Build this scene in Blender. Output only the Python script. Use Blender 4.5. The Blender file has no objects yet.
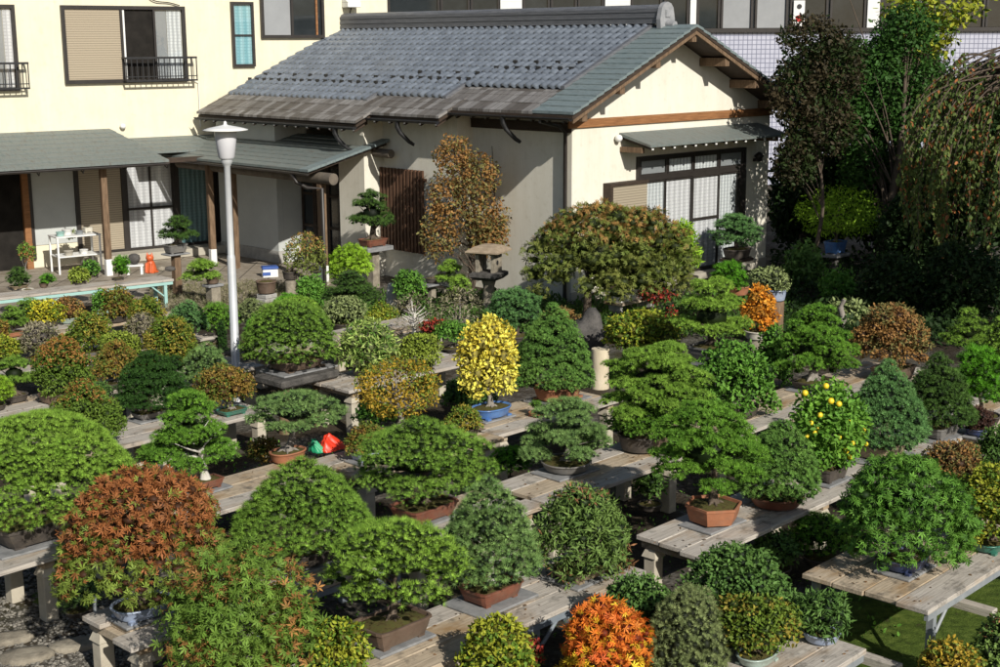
import bpy, bmesh, math, random, zlib
import numpy as np
from mathutils import Matrix, Vector

sc = bpy.context.scene
col = sc.collection
PI = math.pi
rng = np.random.default_rng(7)
random.seed(7)

# ------------------------------------------------------------------ camera
FPX, HC = 1389.0, 4.8
_p, _r = math.radians(11.88), math.radians(0.28)
_F = np.array([0, math.cos(_p), -math.sin(_p)])
_x = np.array([1.0, 0, 0])
_d = np.cross(_F, _x)
_c, _s = math.cos(_r), math.sin(_r)
CM = np.array([_c * _x + _s * _d, -_s * _x + _c * _d, _F])
CAM = np.array([0, 0, HC])

def ray(x, y):
    return CM.T @ np.array([(x - 500) / FPX, (y - 333.5) / FPX, 1.0])
def P(x, y, z=0.0):
    """survey helper: the place on the level z seen at photo point (x, y)"""
    d = ray(x, y)
    return CAM + (z - HC) / d[2] * d
def V(x, y, B):
    """survey helper: the place at the distance of B seen at photo point (x, y)"""
    d = ray(x, y)
    return CAM + B[1] / d[1] * d
def scale_at(B):
    return FPX / float(CM[2] @ (np.array(B) - CAM))

cam = bpy.data.cameras.new('camera')
cam.sensor_width = 36.0
cam.lens = FPX / 1000 * 36.0
cam.clip_end = 500
cam.clip_start = 0.1
co = bpy.data.objects.new('camera', cam)
col.objects.link(co)
m = Matrix.Identity(4)
for i in range(3):
    m[i][0] = CM[0][i]; m[i][1] = -CM[1][i]; m[i][2] = -CM[2][i]; m[i][3] = CAM[i]
co.matrix_world = m
sc.camera = co

# ------------------------------------------------------------------ light
sun_to = np.array([0.47, -0.883, 0.0])
sun_to /= np.linalg.norm(sun_to)
ELEV = math.radians(31)
sd = np.array([sun_to[0] * math.cos(ELEV), sun_to[1] * math.cos(ELEV), math.sin(ELEV)])
sl = bpy.data.lights.new('sun', 'SUN')
sl.energy = 5.0
sl.angle = math.radians(0.53)
sl.color = (1.0, 0.95, 0.86)
so = bpy.data.objects.new('sun', sl)
col.objects.link(so)
so.rotation_euler = Vector(-sd).to_track_quat('-Z', 'Y').to_euler()
w = bpy.data.worlds.new('World')
sc.world = w
w.use_nodes = True
nt = w.node_tree
bg = nt.nodes['Background']
sky = nt.nodes.new('ShaderNodeTexSky')
sky.sky_type = 'NISHITA'
sky.sun_disc = False
sky.sun_elevation = ELEV
sky.sun_rotation = math.atan2(sun_to[0], sun_to[1])
nt.links.new(sky.outputs[0], bg.inputs[0])
bg.inputs[1].default_value = 0.07
sc.view_settings.view_transform = 'Standard'
sc.view_settings.look = 'None'
sc.view_settings.exposure = 0
sc.cycles.max_bounces = 6
sc.cycles.diffuse_bounces = 3
sc.cycles.transmission_bounces = 4
sc.cycles.transparent_max_bounces = 6
sc.cycles.use_denoising = True

# ------------------------------------------------------------------ materials
class NB:
    def __init__(s, name):
        s.m = bpy.data.materials.new(name)
        s.m.use_nodes = True
        s.t = s.m.node_tree
        s.b = s.t.nodes['Principled BSDF']
        s.out = s.t.nodes['Material Output']
    def n(s, typ, **kw):
        nd = s.t.nodes.new(typ)
        for k, v in kw.items():
            if k.startswith('i_'):
                nd.inputs[int(k[2:]) if k[2:].isdigit() else k[2:]].default_value = v
            else:
                setattr(nd, k, v)
        return nd
    def l(s, a, b):
        s.t.links.new(a, b)
    def coord(s, sc_=(1, 1, 1), which='Object', rnd=True):
        tc = s.n('ShaderNodeTexCoord')
        mp = s.n('ShaderNodeMapping')
        s.l(tc.outputs[which], mp.inputs[0])
        mp.inputs[3].default_value = sc_
        if rnd:
            oi = s.n('ShaderNodeObjectInfo')
            mu = s.n('ShaderNodeMath', operation='MULTIPLY')
            mu.inputs[1].default_value = 37.0
            s.l(oi.outputs['Random'], mu.inputs[0])
            cb = s.n('ShaderNodeCombineXYZ')
            s.l(mu.outputs[0], cb.inputs[0]); s.l(mu.outputs[0], cb.inputs[1])
            s.l(cb.outputs[0], mp.inputs[1])
        return mp.outputs[0]
    def noise(s, vec, scale=5, detail=5, rough=.6):
        nd = s.n('ShaderNodeTexNoise')
        nd.inputs['Scale'].default_value = scale
        nd.inputs['Detail'].default_value = detail
        nd.inputs['Roughness'].default_value = rough
        s.l(vec, nd.inputs['Vector'])
        return nd.outputs[0]
    def ramp(s, fac, stops):
        r = s.n('ShaderNodeValToRGB')
        e = r.color_ramp.elements
        while len(e) < len(stops):
            e.new(0.5)
        for k, (p_, c_) in enumerate(stops):
            e[k].position = p_
            e[k].color = (*c_, 1) if len(c_) == 3 else c_
        s.l(fac, r.inputs[0])
        return r.outputs[0]
    def mix(s, a, b, fac, mode='MIX'):
        mx = s.n('ShaderNodeMix', data_type='RGBA', blend_type=mode)
        for sock, v in ((mx.inputs[6], a), (mx.inputs[7], b), (mx.inputs[0], fac)):
            if hasattr(v, 'links'):
                s.l(v, sock)
            elif isinstance(v, (int, float)):
                sock.default_value = v
            else:
                sock.default_value = (*v, 1)
        return mx.outputs[2]
    def bump(s, h, strength=.3, dist=.01):
        b = s.n('ShaderNodeBump')
        b.inputs['Strength'].default_value = strength
        b.inputs['Distance'].default_value = dist
        s.l(h, b.inputs['Height'])
        s.l(b.outputs[0], s.b.inputs['Normal'])
    def col(s, c):
        if hasattr(c, 'links'):
            s.l(c, s.b.inputs['Base Color'])
        else:
            s.b.inputs['Base Color'].default_value = (*c, 1)
    def rough(s, v, spec=.4):
        s.b.inputs['Roughness'].default_value = v
        s.b.inputs['Specular IOR Level'].default_value = spec

def mottled(name, c1, c2, scale=6, rough=.7, bump=.2, spec=.3, stretch=(1, 1, 1), dist=.01, metal=0, c3=None):
    b = NB(name)
    v = b.coord(stretch)
    n1 = b.noise(v, scale, 6, .65)
    stops = [(.3, c1), (.7, c2)]
    if c3:
        stops = [(.28, c1), (.5, c2), (.72, c3)]
    b.col(b.ramp(n1, stops))
    b.rough(rough, spec)
    b.b.inputs['Metallic'].default_value = metal
    if bump:
        b.bump(b.noise(v, scale * 4, 5, .7), bump, dist)
    return b.m

def leafmat():
    b = NB('foliage')
    a = b.n('ShaderNodeVertexColor', layer_name='Col')
    b.col(a.outputs[0])
    b.rough(.6, .2)
    tr = b.n('ShaderNodeBsdfTranslucent')
    hs = b.n('ShaderNodeHueSaturation')
    hs.inputs['Value'].default_value = 1.3
    hs.inputs['Hue'].default_value = .49
    b.l(a.outputs[0], hs.inputs['Color'])
    b.l(hs.outputs[0], tr.inputs[0])
    mx = b.n('ShaderNodeMixShader')
    mx.inputs[0].default_value = .16
    b.l(b.b.outputs[0], mx.inputs[1]); b.l(tr.outputs[0], mx.inputs[2])
    b.l(mx.outputs[0], b.out.inputs[0])
    return b.m

def plankmat(name, tint=(1, 1, 1), brown=.5):
    b = NB(name)
    v = b.coord((1, 1, 1))
    vs = b.coord((1.1, 22, 22))
    grain = b.noise(vs, 3.0, 7, .7)
    base = b.ramp(grain, [(.25, (.23 * tint[0], .205 * tint[1], .18 * tint[2])), (.5, (.44 * tint[0], .40 * tint[1], .35 * tint[2])), (.75, (.60 * tint[0], .56 * tint[1], .50 * tint[2]))])
    patch = b.noise(b.coord((1, 2.2, 1)), 1.7, 4, .6)
    pf = b.ramp(patch, [(.5, (0, 0, 0)), (.66, (brown, brown, brown))])
    c = b.mix(base, (.30, .19, .09), pf)
    st = b.noise(v, 5.5, 5, .7)
    sf = b.ramp(st, [(.53, (0, 0, 0)), (.70, (.75, .75, .75))])
    c = b.mix(c, (.07, .065, .055), sf)
    b.col(c)
    b.rough(.85, .2)
    b.bump(grain, .5, .006)
    return b.m

M = {}
M['leaf'] = leafmat()
M['plank'] = plankmat('weathered_plank')
M['plank_brown'] = plankmat('brown_plank', (1, .9, .75), .9)
M['post'] = mottled('pale_post', (.38, .34, .27), (.55, .50, .40), 5, .85, .3)
M['post_grey'] = mottled('blue_grey_post', (.16, .19, .22), (.24, .27, .30), 6, .7, .2)
M['steel'] = mottled('galvanised_steel', (.20, .22, .24), (.30, .32, .33), 8, .5, .1, .5)
M['teal'] = mottled('pale_teal_paint', (.30, .50, .46), (.36, .56, .52), 5, .5, .05)
M['bark'] = mottled('bark', (.05, .038, .028), (.16, .125, .095), 14, .9, .8, .15, (1, 1, .35))
M['bark_grey'] = mottled('grey_bark', (.16, .14, .12), (.36, .33, .29), 14, .9, .8, .15, (1, 1, .35))
M['deadwood'] = mottled('bleached_deadwood', (.45, .42, .37), (.75, .72, .66), 12, .8, .5, .2, (1, 1, .3))
M['soil'] = mottled('pot_soil', (.035, .024, .014), (.10, .085, .03), 30, .95, .6, .1, c3=(.07, .10, .025))
M['moss'] = mottled('moss', (.04, .075, .012), (.10, .14, .03), 22, .95, .6, .1)
POT = {
    'brown': mottled('brown_clay', (.09, .06, .042), (.16, .11, .08), 7, .55, .15, .4),
    'red': mottled('red_brown_clay', (.13, .045, .028), (.22, .085, .05), 7, .55, .15, .4),
    'terra': mottled('terracotta', (.28, .11, .055), (.40, .17, .09), 6, .7, .15, .3),
    'dark': mottled('dark_clay', (.04, .034, .03), (.085, .072, .062), 7, .55, .15, .4),
    'grey': mottled('grey_clay', (.13, .125, .12), (.22, .21, .195), 7, .6, .15, .4),
    'tan': mottled('tan_clay', (.22, .17, .11), (.33, .26, .17), 7, .6, .15, .4),
    'blue': mottled('blue_glaze', (.05, .13, .36), (.11, .24, .52), 5, .25, .03, .5),
    'palebl': mottled('pale_blue_glaze', (.24, .30, .42), (.36, .42, .54), 5, .3, .03, .5),
    'navy': mottled('dark_blue_glaze', (.02, .03, .08), (.06, .08, .17), 5, .3, .03, .5),
    'green': mottled('green_glaze', (.03, .14, .10), (.06, .22, .16), 5, .3, .03, .5),
    'celadon': mottled('celadon_glaze', (.28, .36, .32), (.38, .46, .41), 5, .3, .03, .5),
    'white': mottled('cream_glaze', (.55, .52, .44), (.68, .65, .56), 5, .35, .05, .5),
}
for _k, _m in POT.items():      # soil splashes and water marks on every pot
    _t = _m.node_tree; _b = _t.nodes['Principled BSDF']
    _src = _b.inputs['Base Color'].links[0].from_socket
    _tc = _t.nodes.new('ShaderNodeTexCoord'); _n = _t.nodes.new('ShaderNodeTexNoise'); _n.inputs['Scale'].default_value = 9; _n.inputs['Detail'].default_value = 7; _n.inputs['Roughness'].default_value = .75
    _r = _t.nodes.new('ShaderNodeValToRGB'); _r.color_ramp.elements[0].position = .5; _r.color_ramp.elements[1].position = .72
    _r.color_ramp.elements[0].color = (0, 0, 0, 1); _r.color_ramp.elements[1].color = (.6, .6, .6, 1)
    _x = _t.nodes.new('ShaderNodeMix'); _x.data_type = 'RGBA'; _x.inputs[7].default_value = (.14, .115, .085, 1)
    _t.links.new(_tc.outputs['Object'], _n.inputs['Vector']); _t.links.new(_n.outputs[0], _r.inputs[0]); _t.links.new(_r.outputs[0], _x.inputs[0])
    _t.links.new(_src, _x.inputs[6]); _t.links.new(_x.outputs[2], _b.inputs['Base Color'])
M['slab'] = mottled('grey_slab', (.16, .165, .17), (.30, .30, .30), 9, .85, .3)
M['stone'] = mottled('weathered_stone', (.16, .14, .11), (.36, .32, .25), 9, .9, .6, .2, dist=.02)
M['stone_dark'] = mottled('dark_stone', (.05, .048, .045), (.14, .13, .12), 7, .9, .8, .2, dist=.03)
M['concrete'] = mottled('concrete', (.30, .29, .27), (.45, .44, .41), 7, .9, .3)

# ------------------------------------------------------------------ objects
def link(o, parent=None):
    col.objects.link(o)
    if parent is not None:
        o.parent = parent
    return o
def tag(o, label=None, cat=None, group=None, kind=None):
    if label: o['label'] = label
    if cat: o['category'] = cat
    if group: o['group'] = group
    if kind: o['kind'] = kind
    return o
def empty(name, loc, rotz=0, label=None, cat=None, group=None):
    o = bpy.data.objects.new(name, None)
    o.empty_display_size = .1
    o.location = Vector([float(c) for c in loc])
    o.rotation_euler = (0, 0, rotz)
    return tag(link(o), label, cat, group)

class MB:
    """gathers faces, then builds ONE mesh object"""
    def __init__(s):
        s.v = []; s.f = []; s.sm = []
    def add(s, vs, fs, smooth=False, mat=None):
        k = len(s.v)
        for a in vs:
            a = Vector([float(c) for c in a])
            s.v.append(mat @ a if mat is not None else a)
        for f in fs:
            s.f.append([k + i for i in f]); s.sm.append(smooth)
        return s
    def box(s, x0, x1, y0, y1, z0, z1, bev=0, mat=None):
        if bev <= 0:
            vs = [(x0, y0, z0), (x1, y0, z0), (x1, y1, z0), (x0, y1, z0), (x0, y0, z1), (x1, y0, z1), (x1, y1, z1), (x0, y1, z1)]
            return s.add(vs, [(3, 2, 1, 0), (4, 5, 6, 7), (0, 1, 5, 4), (1, 2, 6, 5), (2, 3, 7, 6), (3, 0, 4, 7)], False, mat)
        bm = bmesh.new()
        bmesh.ops.create_cube(bm, size=1)
        for q in bm.verts:
            q.co = Vector(((x0 + x1) / 2 + q.co.x * (x1 - x0), (y0 + y1) / 2 + q.co.y * (y1 - y0), (z0 + z1) / 2 + q.co.z * (z1 - z0)))
        bmesh.ops.bevel(bm, geom=bm.edges[:], offset=bev, segments=1, affect='EDGES')
        bm.verts.index_update()
        s.add([q.co.copy() for q in bm.verts], [[q.index for q in f.verts] for f in bm.faces], False, mat)
        bm.free()
        return s
    def loft(s, rings, cap0=True, cap1=True, smooth=True, mat=None, closed=True):
        n = len(rings[0]); vs = [p for r in rings for p in r]; fs = []
        for i in range(len(rings) - 1):
            for j in range(n if closed else n - 1):
                a = i * n + j; b = i * n + (j + 1) % n
                fs.append((a, b, b + n, a + n))
        s.add(vs, fs, smooth, mat)
        if cap0: s.add(rings[0], [list(range(n))[::-1]], False, mat)
        if cap1: s.add(rings[-1], [list(range(n))], False, mat)
        return s
    def lathe(s, prof, n=20, c=(0, 0, 0), smooth=True, mat=None):
        rings = [[(c[0] + r * math.cos(2 * PI * j / n), c[1] + r * math.sin(2 * PI * j / n), c[2] + z) for j in range(n)] for r, z in prof]
        return s.loft(rings, True, True, smooth, mat)
    def tube(s, pts, rad, n=7, cap=True):
        pts = [Vector([float(c) for c in p]) for p in pts]
        if not hasattr(rad, '__len__'): rad = [rad] * len(pts)
        rings = []; up = Vector((.31, .17, .93)).normalized()
        for i, p in enumerate(pts):
            t = (pts[min(i + 1, len(pts) - 1)] - pts[max(i - 1, 0)])
            t = t.normalized() if t.length > 1e-9 else Vector((0, 0, 1))
            a = t.cross(up)
            if a.length < .05: a = t.cross(Vector((1, 0, 0)))
            a.normalize(); b = t.cross(a)
            rings.append([p + (a * math.cos(2 * PI * j / n) + b * math.sin(2 * PI * j / n)) * rad[i] for j in range(n)])
        return s.loft(rings, cap, cap)
    def build(s, name, mat, parent=None, loc=None, mw=None):
        me = bpy.data.meshes.new(name)
        me.from_pydata([tuple(a) for a in s.v], [], s.f)
        me.polygons.foreach_set('use_smooth', s.sm)
        me.materials.append(mat)
        me.update()
        o = bpy.data.objects.new(name, me)
        link(o, parent)
        if loc is not None: o.location = loc
        if mw is not None: o.matrix_local = mw
        return o

def curve(pts, k=6):
    """smooth polyline through points (Catmull-Rom)"""
    pts = [np.array(p, float) for p in pts]
    q = [2 * pts[0] - pts[1]] + pts + [2 * pts[-1] - pts[-2]]
    out = []
    for i in range(1, len(q) - 2):
        for j in range(k):
            t = j / k
            a, b, c, d = q[i - 1], q[i], q[i + 1], q[i + 2]
            out.append(.5 * (2 * b + (c - a) * t + (2 * a - 5 * b + 4 * c - d) * t * t + (3 * b - a - 3 * c + d) * t ** 3))
    out.append(pts[-1])
    return out

# ------------------------------------------------------------------ foliage
def tmpl(kind):
    if kind in ('needle', 'scale'):
        nb, wd, sp = (8, .105, 1.1) if kind == 'needle' else (6, .17, 1.05)
        vs = []; fs = []
        for i in range(nb):
            a = 2 * PI * i / nb
            d = np.array([1.0, sp * math.cos(a), sp * math.sin(a)]); d /= np.linalg.norm(d)
            s_ = np.cross(d, [1, .3, .2]); s_ /= np.linalg.norm(s_)
            k = len(vs)
            vs += [s_ * wd * .5 + d * .05, -s_ * wd * .5 + d * .05, d]
            fs.append([k, k + 1, k + 2])
        return np.array(vs), fs
    if kind == 'maple':
        vs = []; fs = []
        for a, l in ((0, 1), (.75, .85), (-.75, .85), (1.5, .5), (-1.5, .5)):
            d = np.array([math.cos(a), math.sin(a), 0]); n_ = np.array([-math.sin(a), math.cos(a), 0])
            k = len(vs)
            vs += [np.array([0, 0, 0.]), d * l * .5 + n_ * .12 * l, d * l - np.array([0, 0, .12]), d * l * .5 - n_ * .12 * l]
            fs.append([k, k + 3, k + 2, k + 1])
        return np.array(vs), fs
    if kind == 'long':
        return np.array([[0, 0, 0], [.45, .13, .02], [1, 0, -.1], [.45, -.13, .02]]), [[0, 3, 2, 1]]
    # oval leaf, slightly folded
    return np.array([[0, 0, 0], [.3, .26, .05], [.72, .2, .03], [1, 0, -.06], [.72, -.2, .03], [.3, -.26, .05]]), [[0, 5, 4, 3], [0, 3, 2, 1]]
TM = {k: tmpl(k) for k in ('needle', 'scale', 'maple', 'leaf', 'long')}

def _ico():
    bm = bmesh.new()
    bmesh.ops.create_icosphere(bm, subdivisions=1, radius=1)
    v_ = np.array([q.co[:] for q in bm.verts]); f_ = np.array([[q.index for q in f.verts] for f in bm.faces])
    bm.free()
    return v_, f_
ICO_V, ICO_F = _ico()

def unit(a):
    return a / np.maximum(np.linalg.norm(a, axis=-1, keepdims=True), 1e-9)

def fib(n, zmin, zmax, r):
    i = np.arange(n) + .5
    z = zmin + (zmax - zmin) * i / n
    a = i * 2.399963 + r.uniform(0, 6)
    h = np.sqrt(np.maximum(0, 1 - z * z))
    return np.stack([h * np.cos(a), h * np.sin(a), z], 1)

def lobes(kind, r, n=60, rp=.2, amp=.10, macro=0, dens=1.0):
    if macro:
        # cloud pads: big pads first, each carrying many small tufts on its upper side
        n1 = int(min(max(dens * 1.8 / macro ** 2, 10), 120))
        c, R = lobes(kind, r, n1, macro, amp)
        k = int(min(max(1.5 * (macro / rp) ** 2 * .75, 7), 24))
        d = fib(k, -.12, 1, r)
        cs = []; Rs = []
        for q in range(len(c)):
            a0 = r.uniform(0, 6); ca, sa = math.cos(a0), math.sin(a0)
            dd = np.stack([d[:, 0] * ca - d[:, 1] * sa, d[:, 0] * sa + d[:, 1] * ca, d[:, 2]], 1)
            Rq = R[q] * np.array([.84, .84, .62])
            cs.append(c[q] + dd * Rq + r.normal(0, rp * .15, dd.shape)); Rs.append(np.tile([rp, rp, rp * .72], (k, 1)) * r.uniform(.75, 1.2, (k, 1)))
        return np.concatenate(cs), np.concatenate(Rs)
    """pads of a crown in the unit box [-1,1]^3: centres and radii"""
    if kind == 'dome':
        d = fib(n, -.02, 1, r)
        c = d * (1 - rp); c[:, 2] = -1 + rp * .8 + (2 - rp * 1.6) * np.maximum(d[:, 2], 0) ** .9
        R = np.full((n, 3), rp) * r.uniform(.8, 1.25, (n, 1)); R[:, 2] *= .95
    elif kind == 'ball':
        d = fib(n, -.75, 1, r)
        c = d * (1 - rp); R = np.full((n, 3), rp) * r.uniform(.8, 1.3, (n, 1))
    elif kind in ('cone', 'egg'):
        h = 1 - np.sqrt(1 - (np.arange(n) + .5) / n) if kind == 'cone' else (np.arange(n) + .5) / n
        pw = (1.55, .8) if kind == 'cone' else (2.4, .6)
        rr = (1 - h ** pw[0]) ** pw[1]
        a = np.arange(n) * 2.399963 + r.uniform(0, 6)
        rad = np.maximum(rr - rp * .7, 0)
        c = np.stack([rad * np.cos(a), rad * np.sin(a), -1 + rp * .7 + (2 - 1.5 * rp) * h], 1)
        R = np.full((n, 3), rp) * r.uniform(.85, 1.2, (n, 1)); R[:, 2] *= .8
    elif kind == 'tiers':
        cs = []; Rs = []
        nt_ = 8
        for k in range(nt_):
            h = k / (nt_ - 1); rr = (1 - h ** 1.35) ** .8 * .86
            m_ = max(1, int(11 * rr / .86 + .5))
            for j in range(m_):
                a = 2 * PI * (j + .5 * (k % 2)) / m_ + r.uniform(-.1, .1)
                cs.append([rr * .9 * math.cos(a), rr * .9 * math.sin(a), -.86 + 1.72 * h + r.uniform(-.03, .03)]); Rs.append([.26, .26, .115])
        c = np.array(cs); R = np.array(Rs)
    elif kind in ('pine', 'open', 'wide', 'layer'):
        tiers = {'pine': [(7, .66, -.62, .36), (5, .50, -.12, .34), (4, .30, .34, .32), (1, 0, .68, .34)],
                 'open': [(5, .68, -.55, .33), (4, .52, -.02, .33), (3, .34, .45, .3), (1, 0, .74, .3)],
                 'wide': [(8, .70, -.45, .32), (5, .40, .25, .36), (1, 0, .6, .42)],
                 'layer': [(6, .66, -.62, .36), (9, .60, .12, .36), (5, .34, .42, .36), (1, 0, .66, .36)]}[kind]
        cs = []; Rs = []
        for (m_, rr, z, pr) in tiers:
            a0 = r.uniform(0, 6)
            for j in range(m_):
                a = a0 + 2 * PI * j / m_ + r.uniform(-.2, .2); q = rr * r.uniform(.85, 1.1)
                pc = np.array([q * math.cos(a), q * math.sin(a), z + r.uniform(-.1, .1)])
                pr_ = pr * r.uniform(.85, 1.15)
                d = fib(16, -.05, 1, r)
                sub = pc + d * np.array([pr_ * .75, pr_ * .75, pr_ * .5])
                cs.append(sub); Rs.append(np.tile([pr_ * .34, pr_ * .34, pr_ * .26], (16, 1)) * r.uniform(.8, 1.25, (16, 1)))
        c = np.concatenate(cs); R = np.concatenate(Rs)
    else:
        raise ValueError(kind)
    # uneven outline: a few low waves and a sideways lean
    az = np.arctan2(c[:, 1], c[:, 0])
    f = 1 + amp * (np.sin(2 * az + r.uniform(0, 6)) * .5 + np.sin(3 * az + 2 * c[:, 2] + r.uniform(0, 6)) * .6 + np.sin(5 * az - 3 * c[:, 2] + r.uniform(0, 6)) * .45)
    g = 1 + amp * np.sin(4 * c[:, 2] + r.uniform(0, 6)) * .5
    c = c * np.stack([f * g, f * g, np.ones(len(f))], 1)
    c[:, 0] += amp * r.uniform(-1, 1) * .6 * c[:, 2]
    c = c + r.normal(0, min(.05, rp * .2), c.shape)
    return c, R

PAL = {  # first and second leaf colour, accent colour, share of accent, where
    'pine': ((.058, .112, .020), (.128, .205, .042), None, 0, ''),
    'pinel': ((.080, .145, .022), (.165, .250, .050), None, 0, ''),
    'pineb': ((.060, .110, .045), (.135, .200, .085), None, 0, ''),
    'jun': ((.052, .122, .018), (.108, .205, .032), None, 0, ''),
    'cedar': ((.070, .130, .022), (.130, .205, .040), None, 0, ''),
    'cyp': ((.048, .105, .028), (.105, .180, .052), None, 0, ''),
    'spruce': ((.045, .105, .045), (.100, .185, .080), None, 0, ''),
    'dark': ((.022, .050, .014), (.055, .098, .026), None, 0, ''),
    'deep': ((.020, .060, .014), (.050, .115, .028), None, 0, ''),
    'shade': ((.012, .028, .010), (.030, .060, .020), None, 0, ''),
    'grass': ((.050, .150, .012), (.095, .245, .022), None, 0, ''),
    'mapleg': ((.045, .115, .022), (.100, .200, .040), None, 0, ''),
    'mapler': ((.270, .095, .045), (.180, .070, .036), (.125, .165, .040), .95, 'low'),
    'maplem': ((.080, .140, .030), (.130, .200, .045), (.230, .110, .050), .18, 'mix'),
    'mapleo': ((.620, .210, .035), (.560, .095, .030), (.640, .400, .040), .9, 'low'),
    'mapleb': ((.080, .110, .030), (.125, .125, .042), (.200, .110, .050), .42, 'top'),
    'rust': ((.230, .125, .055), (.170, .080, .040), (.120, .105, .050), .4, 'mix'),
    'orange': ((.420, .130, .035), (.350, .090, .025), (.230, .110, .030), .3, 'mix'),
    'marig': ((.620, .270, .035), (.560, .190, .030), (.340, .160, .030), .3, 'mix'),
    'yellow': ((.680, .560, .110), (.760, .660, .170), (.520, .400, .060), .22, 'mix'),
    'lemon': ((.550, .450, .040), (.330, .330, .040), (.110, .170, .030), .35, 'mix'),
    'yg': ((.200, .230, .030), (.300, .290, .040), (.090, .150, .025), .4, 'mix'),
    'ygold': ((.300, .190, .030), (.360, .240, .040), (.120, .150, .030), .4, 'mix'),
    'lime': ((.170, .300, .025), (.270, .420, .045), None, 0, ''),
    'varieg': ((.250, .330, .110), (.370, .430, .180), (.080, .150, .035), .45, 'mix'),
    'azo': ((.070, .125, .022), (.120, .170, .035), (.250, .120, .045), .6, 'top'),
    'azr': ((.180, .140, .038), (.250, .135, .045), (.100, .130, .030), .5, 'mix'),
    'azy': ((.085, .140, .024), (.150, .195, .036), (.230, .180, .040), .35, 'mix'),
    'olive': ((.085, .115, .020), (.145, .170, .035), None, 0, ''),
    'greyg': ((.085, .105, .055), (.155, .175, .100), None, 0, ''),
    'twig': ((.190, .160, .150), (.280, .240, .230), (.120, .120, .070), .3, 'mix'),
    'redp': ((.300, .030, .028), (.180, .035, .030), (.070, .080, .030), .3, 'mix'),
    'purple': ((.060, .028, .030), (.100, .045, .042), None, 0, ''),
    'purplek': ((.032, .030, .018), (.060, .042, .030), (.028, .045, .016), .4, 'mix'),
    'gloss': ((.030, .065, .020), (.075, .130, .042), None, 0, ''),
    'dkmap': ((.050, .085, .028), (.090, .130, .045), (.130, .060, .040), .4, 'edge'),
    'citrus': ((.035, .090, .015), (.090, .170, .030), None, 0, ''),
}

GAIN = {k: 1.25 for k in ('mapler', 'mapleo', 'mapleb', 'rust', 'orange', 'marig', 'redp', 'ygold', 'twig', 'varieg', 'lemon', 'yg', 'lime', 'azr')}
GAIN.update(purplek=1.0, mapler=1.5, azo=1.3, azy=1.2, jun=1.85, mapleg=1.6, maplem=1.4, mapleb=1.7, rust=1.5, pineb=2.0, cyp=2.1, spruce=1.95, yellow=1.15, shade=1.0, purple=.8, deep=1.1, dark=2.0, gloss=1.9, grass=1.6)

def mesh_np(name, verts, faces_list, cols, mat, parent, smooth=False):
    """faces_list: list of (faces (m,k)) blocks; one mesh object"""
    me = bpy.data.meshes.new(name)
    verts = np.ascontiguousarray(verts, dtype=np.float32)
    nl = sum(f.size for f in faces_list); nf = sum(len(f) for f in faces_list)
    me.vertices.add(len(verts)); me.vertices.foreach_set('co', verts.ravel())
    me.loops.add(nl); me.polygons.add(nf)
    li = np.concatenate([f.ravel() for f in faces_list]).astype(np.int32)
    st = []; o_ = 0
    for f in faces_list:
        st.append(o_ + np.arange(len(f)) * f.shape[1]); o_ += f.size
    me.loops.foreach_set('vertex_index', li)
    me.polygons.foreach_set('loop_start', np.concatenate(st).astype(np.int32))
    me.update(calc_edges=True)
    ca = me.color_attributes.new('Col', 'FLOAT_COLOR', 'POINT')
    cc = np.ones((len(verts), 4), np.float32); cc[:, :3] = cols
    ca.data.foreach_set('color', cc.ravel())
    me.materials.append(mat)
    o = bpy.data.objects.new(name, me)
    return link(o, parent)

def leaves(r, pts, nrm, kind, size, orient, colors):
    """leaf meshes at pts: returns verts, face blocks, colours"""
    tv, tf = TM[kind]
    n = len(pts)
    ax = orient
    side = unit(np.cross(ax, nrm + r.normal(0, .35, nrm.shape)))
    up = np.cross(ax, side) * -1
    sz = size * r.uniform(.6, 1.4, n)
    Vv = (pts[:, None, :] + (ax[:, None, :] * tv[None, :, 0:1] + side[:, None, :] * tv[None, :, 1:2] + up[:, None, :] * tv[None, :, 2:3]) * sz[:, None, None])
    k = len(tv)
    fa = np.array(tf)
    F = (np.arange(n) * k)[:, None, None] + fa[None]
    return Vv.reshape(-1, 3), F.reshape(-1, fa.shape[1]), np.repeat(colors, k, 0)

def colour(r, pal, u, lob, nl, face_up):
    c1, c2, c3, sh, mode = PAL[pal]
    n = len(u)
    lt = r.uniform(0, 1, nl)[lob] if nl else r.uniform(0, 1, n)
    t = np.clip(.5 * lt + .5 * r.uniform(0, 1, n), 0, 1)[:, None]
    c = np.array(c1) * (1 - t) + np.array(c2) * t
    if c3:
        la = r.uniform(-.3, .3, nl)[lob] if nl else r.uniform(-.3, .3, n)
        if mode == 'top':
            pr = np.clip((u[:, 2] - .05) * 1.4 + la, 0, 1) * sh * 1.3
        elif mode == 'low':
            pr = np.clip(-u[:, 2] * 1.0 + .42 + la * 1.5, .08, 1) * sh * 1.1
        elif mode == 'edge':
            pr = np.clip((u[:, 0] ** 2 + u[:, 2] ** 2) - .65 + la, 0, 1) * sh * 2
        else:
            pr = np.clip(sh + la * 1.6, 0, 1)
        k = r.uniform(0, 1, n) < pr
        c[k] = np.array(c3) * r.uniform(.7, 1.3, (k.sum(), 1))
    c *= r.uniform(.72, 1.28, (n, 1)) * GAIN.get(pal, 2.1) * np.array([.98, 1.03, .72])
    return np.clip(c, .004, .9)

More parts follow.
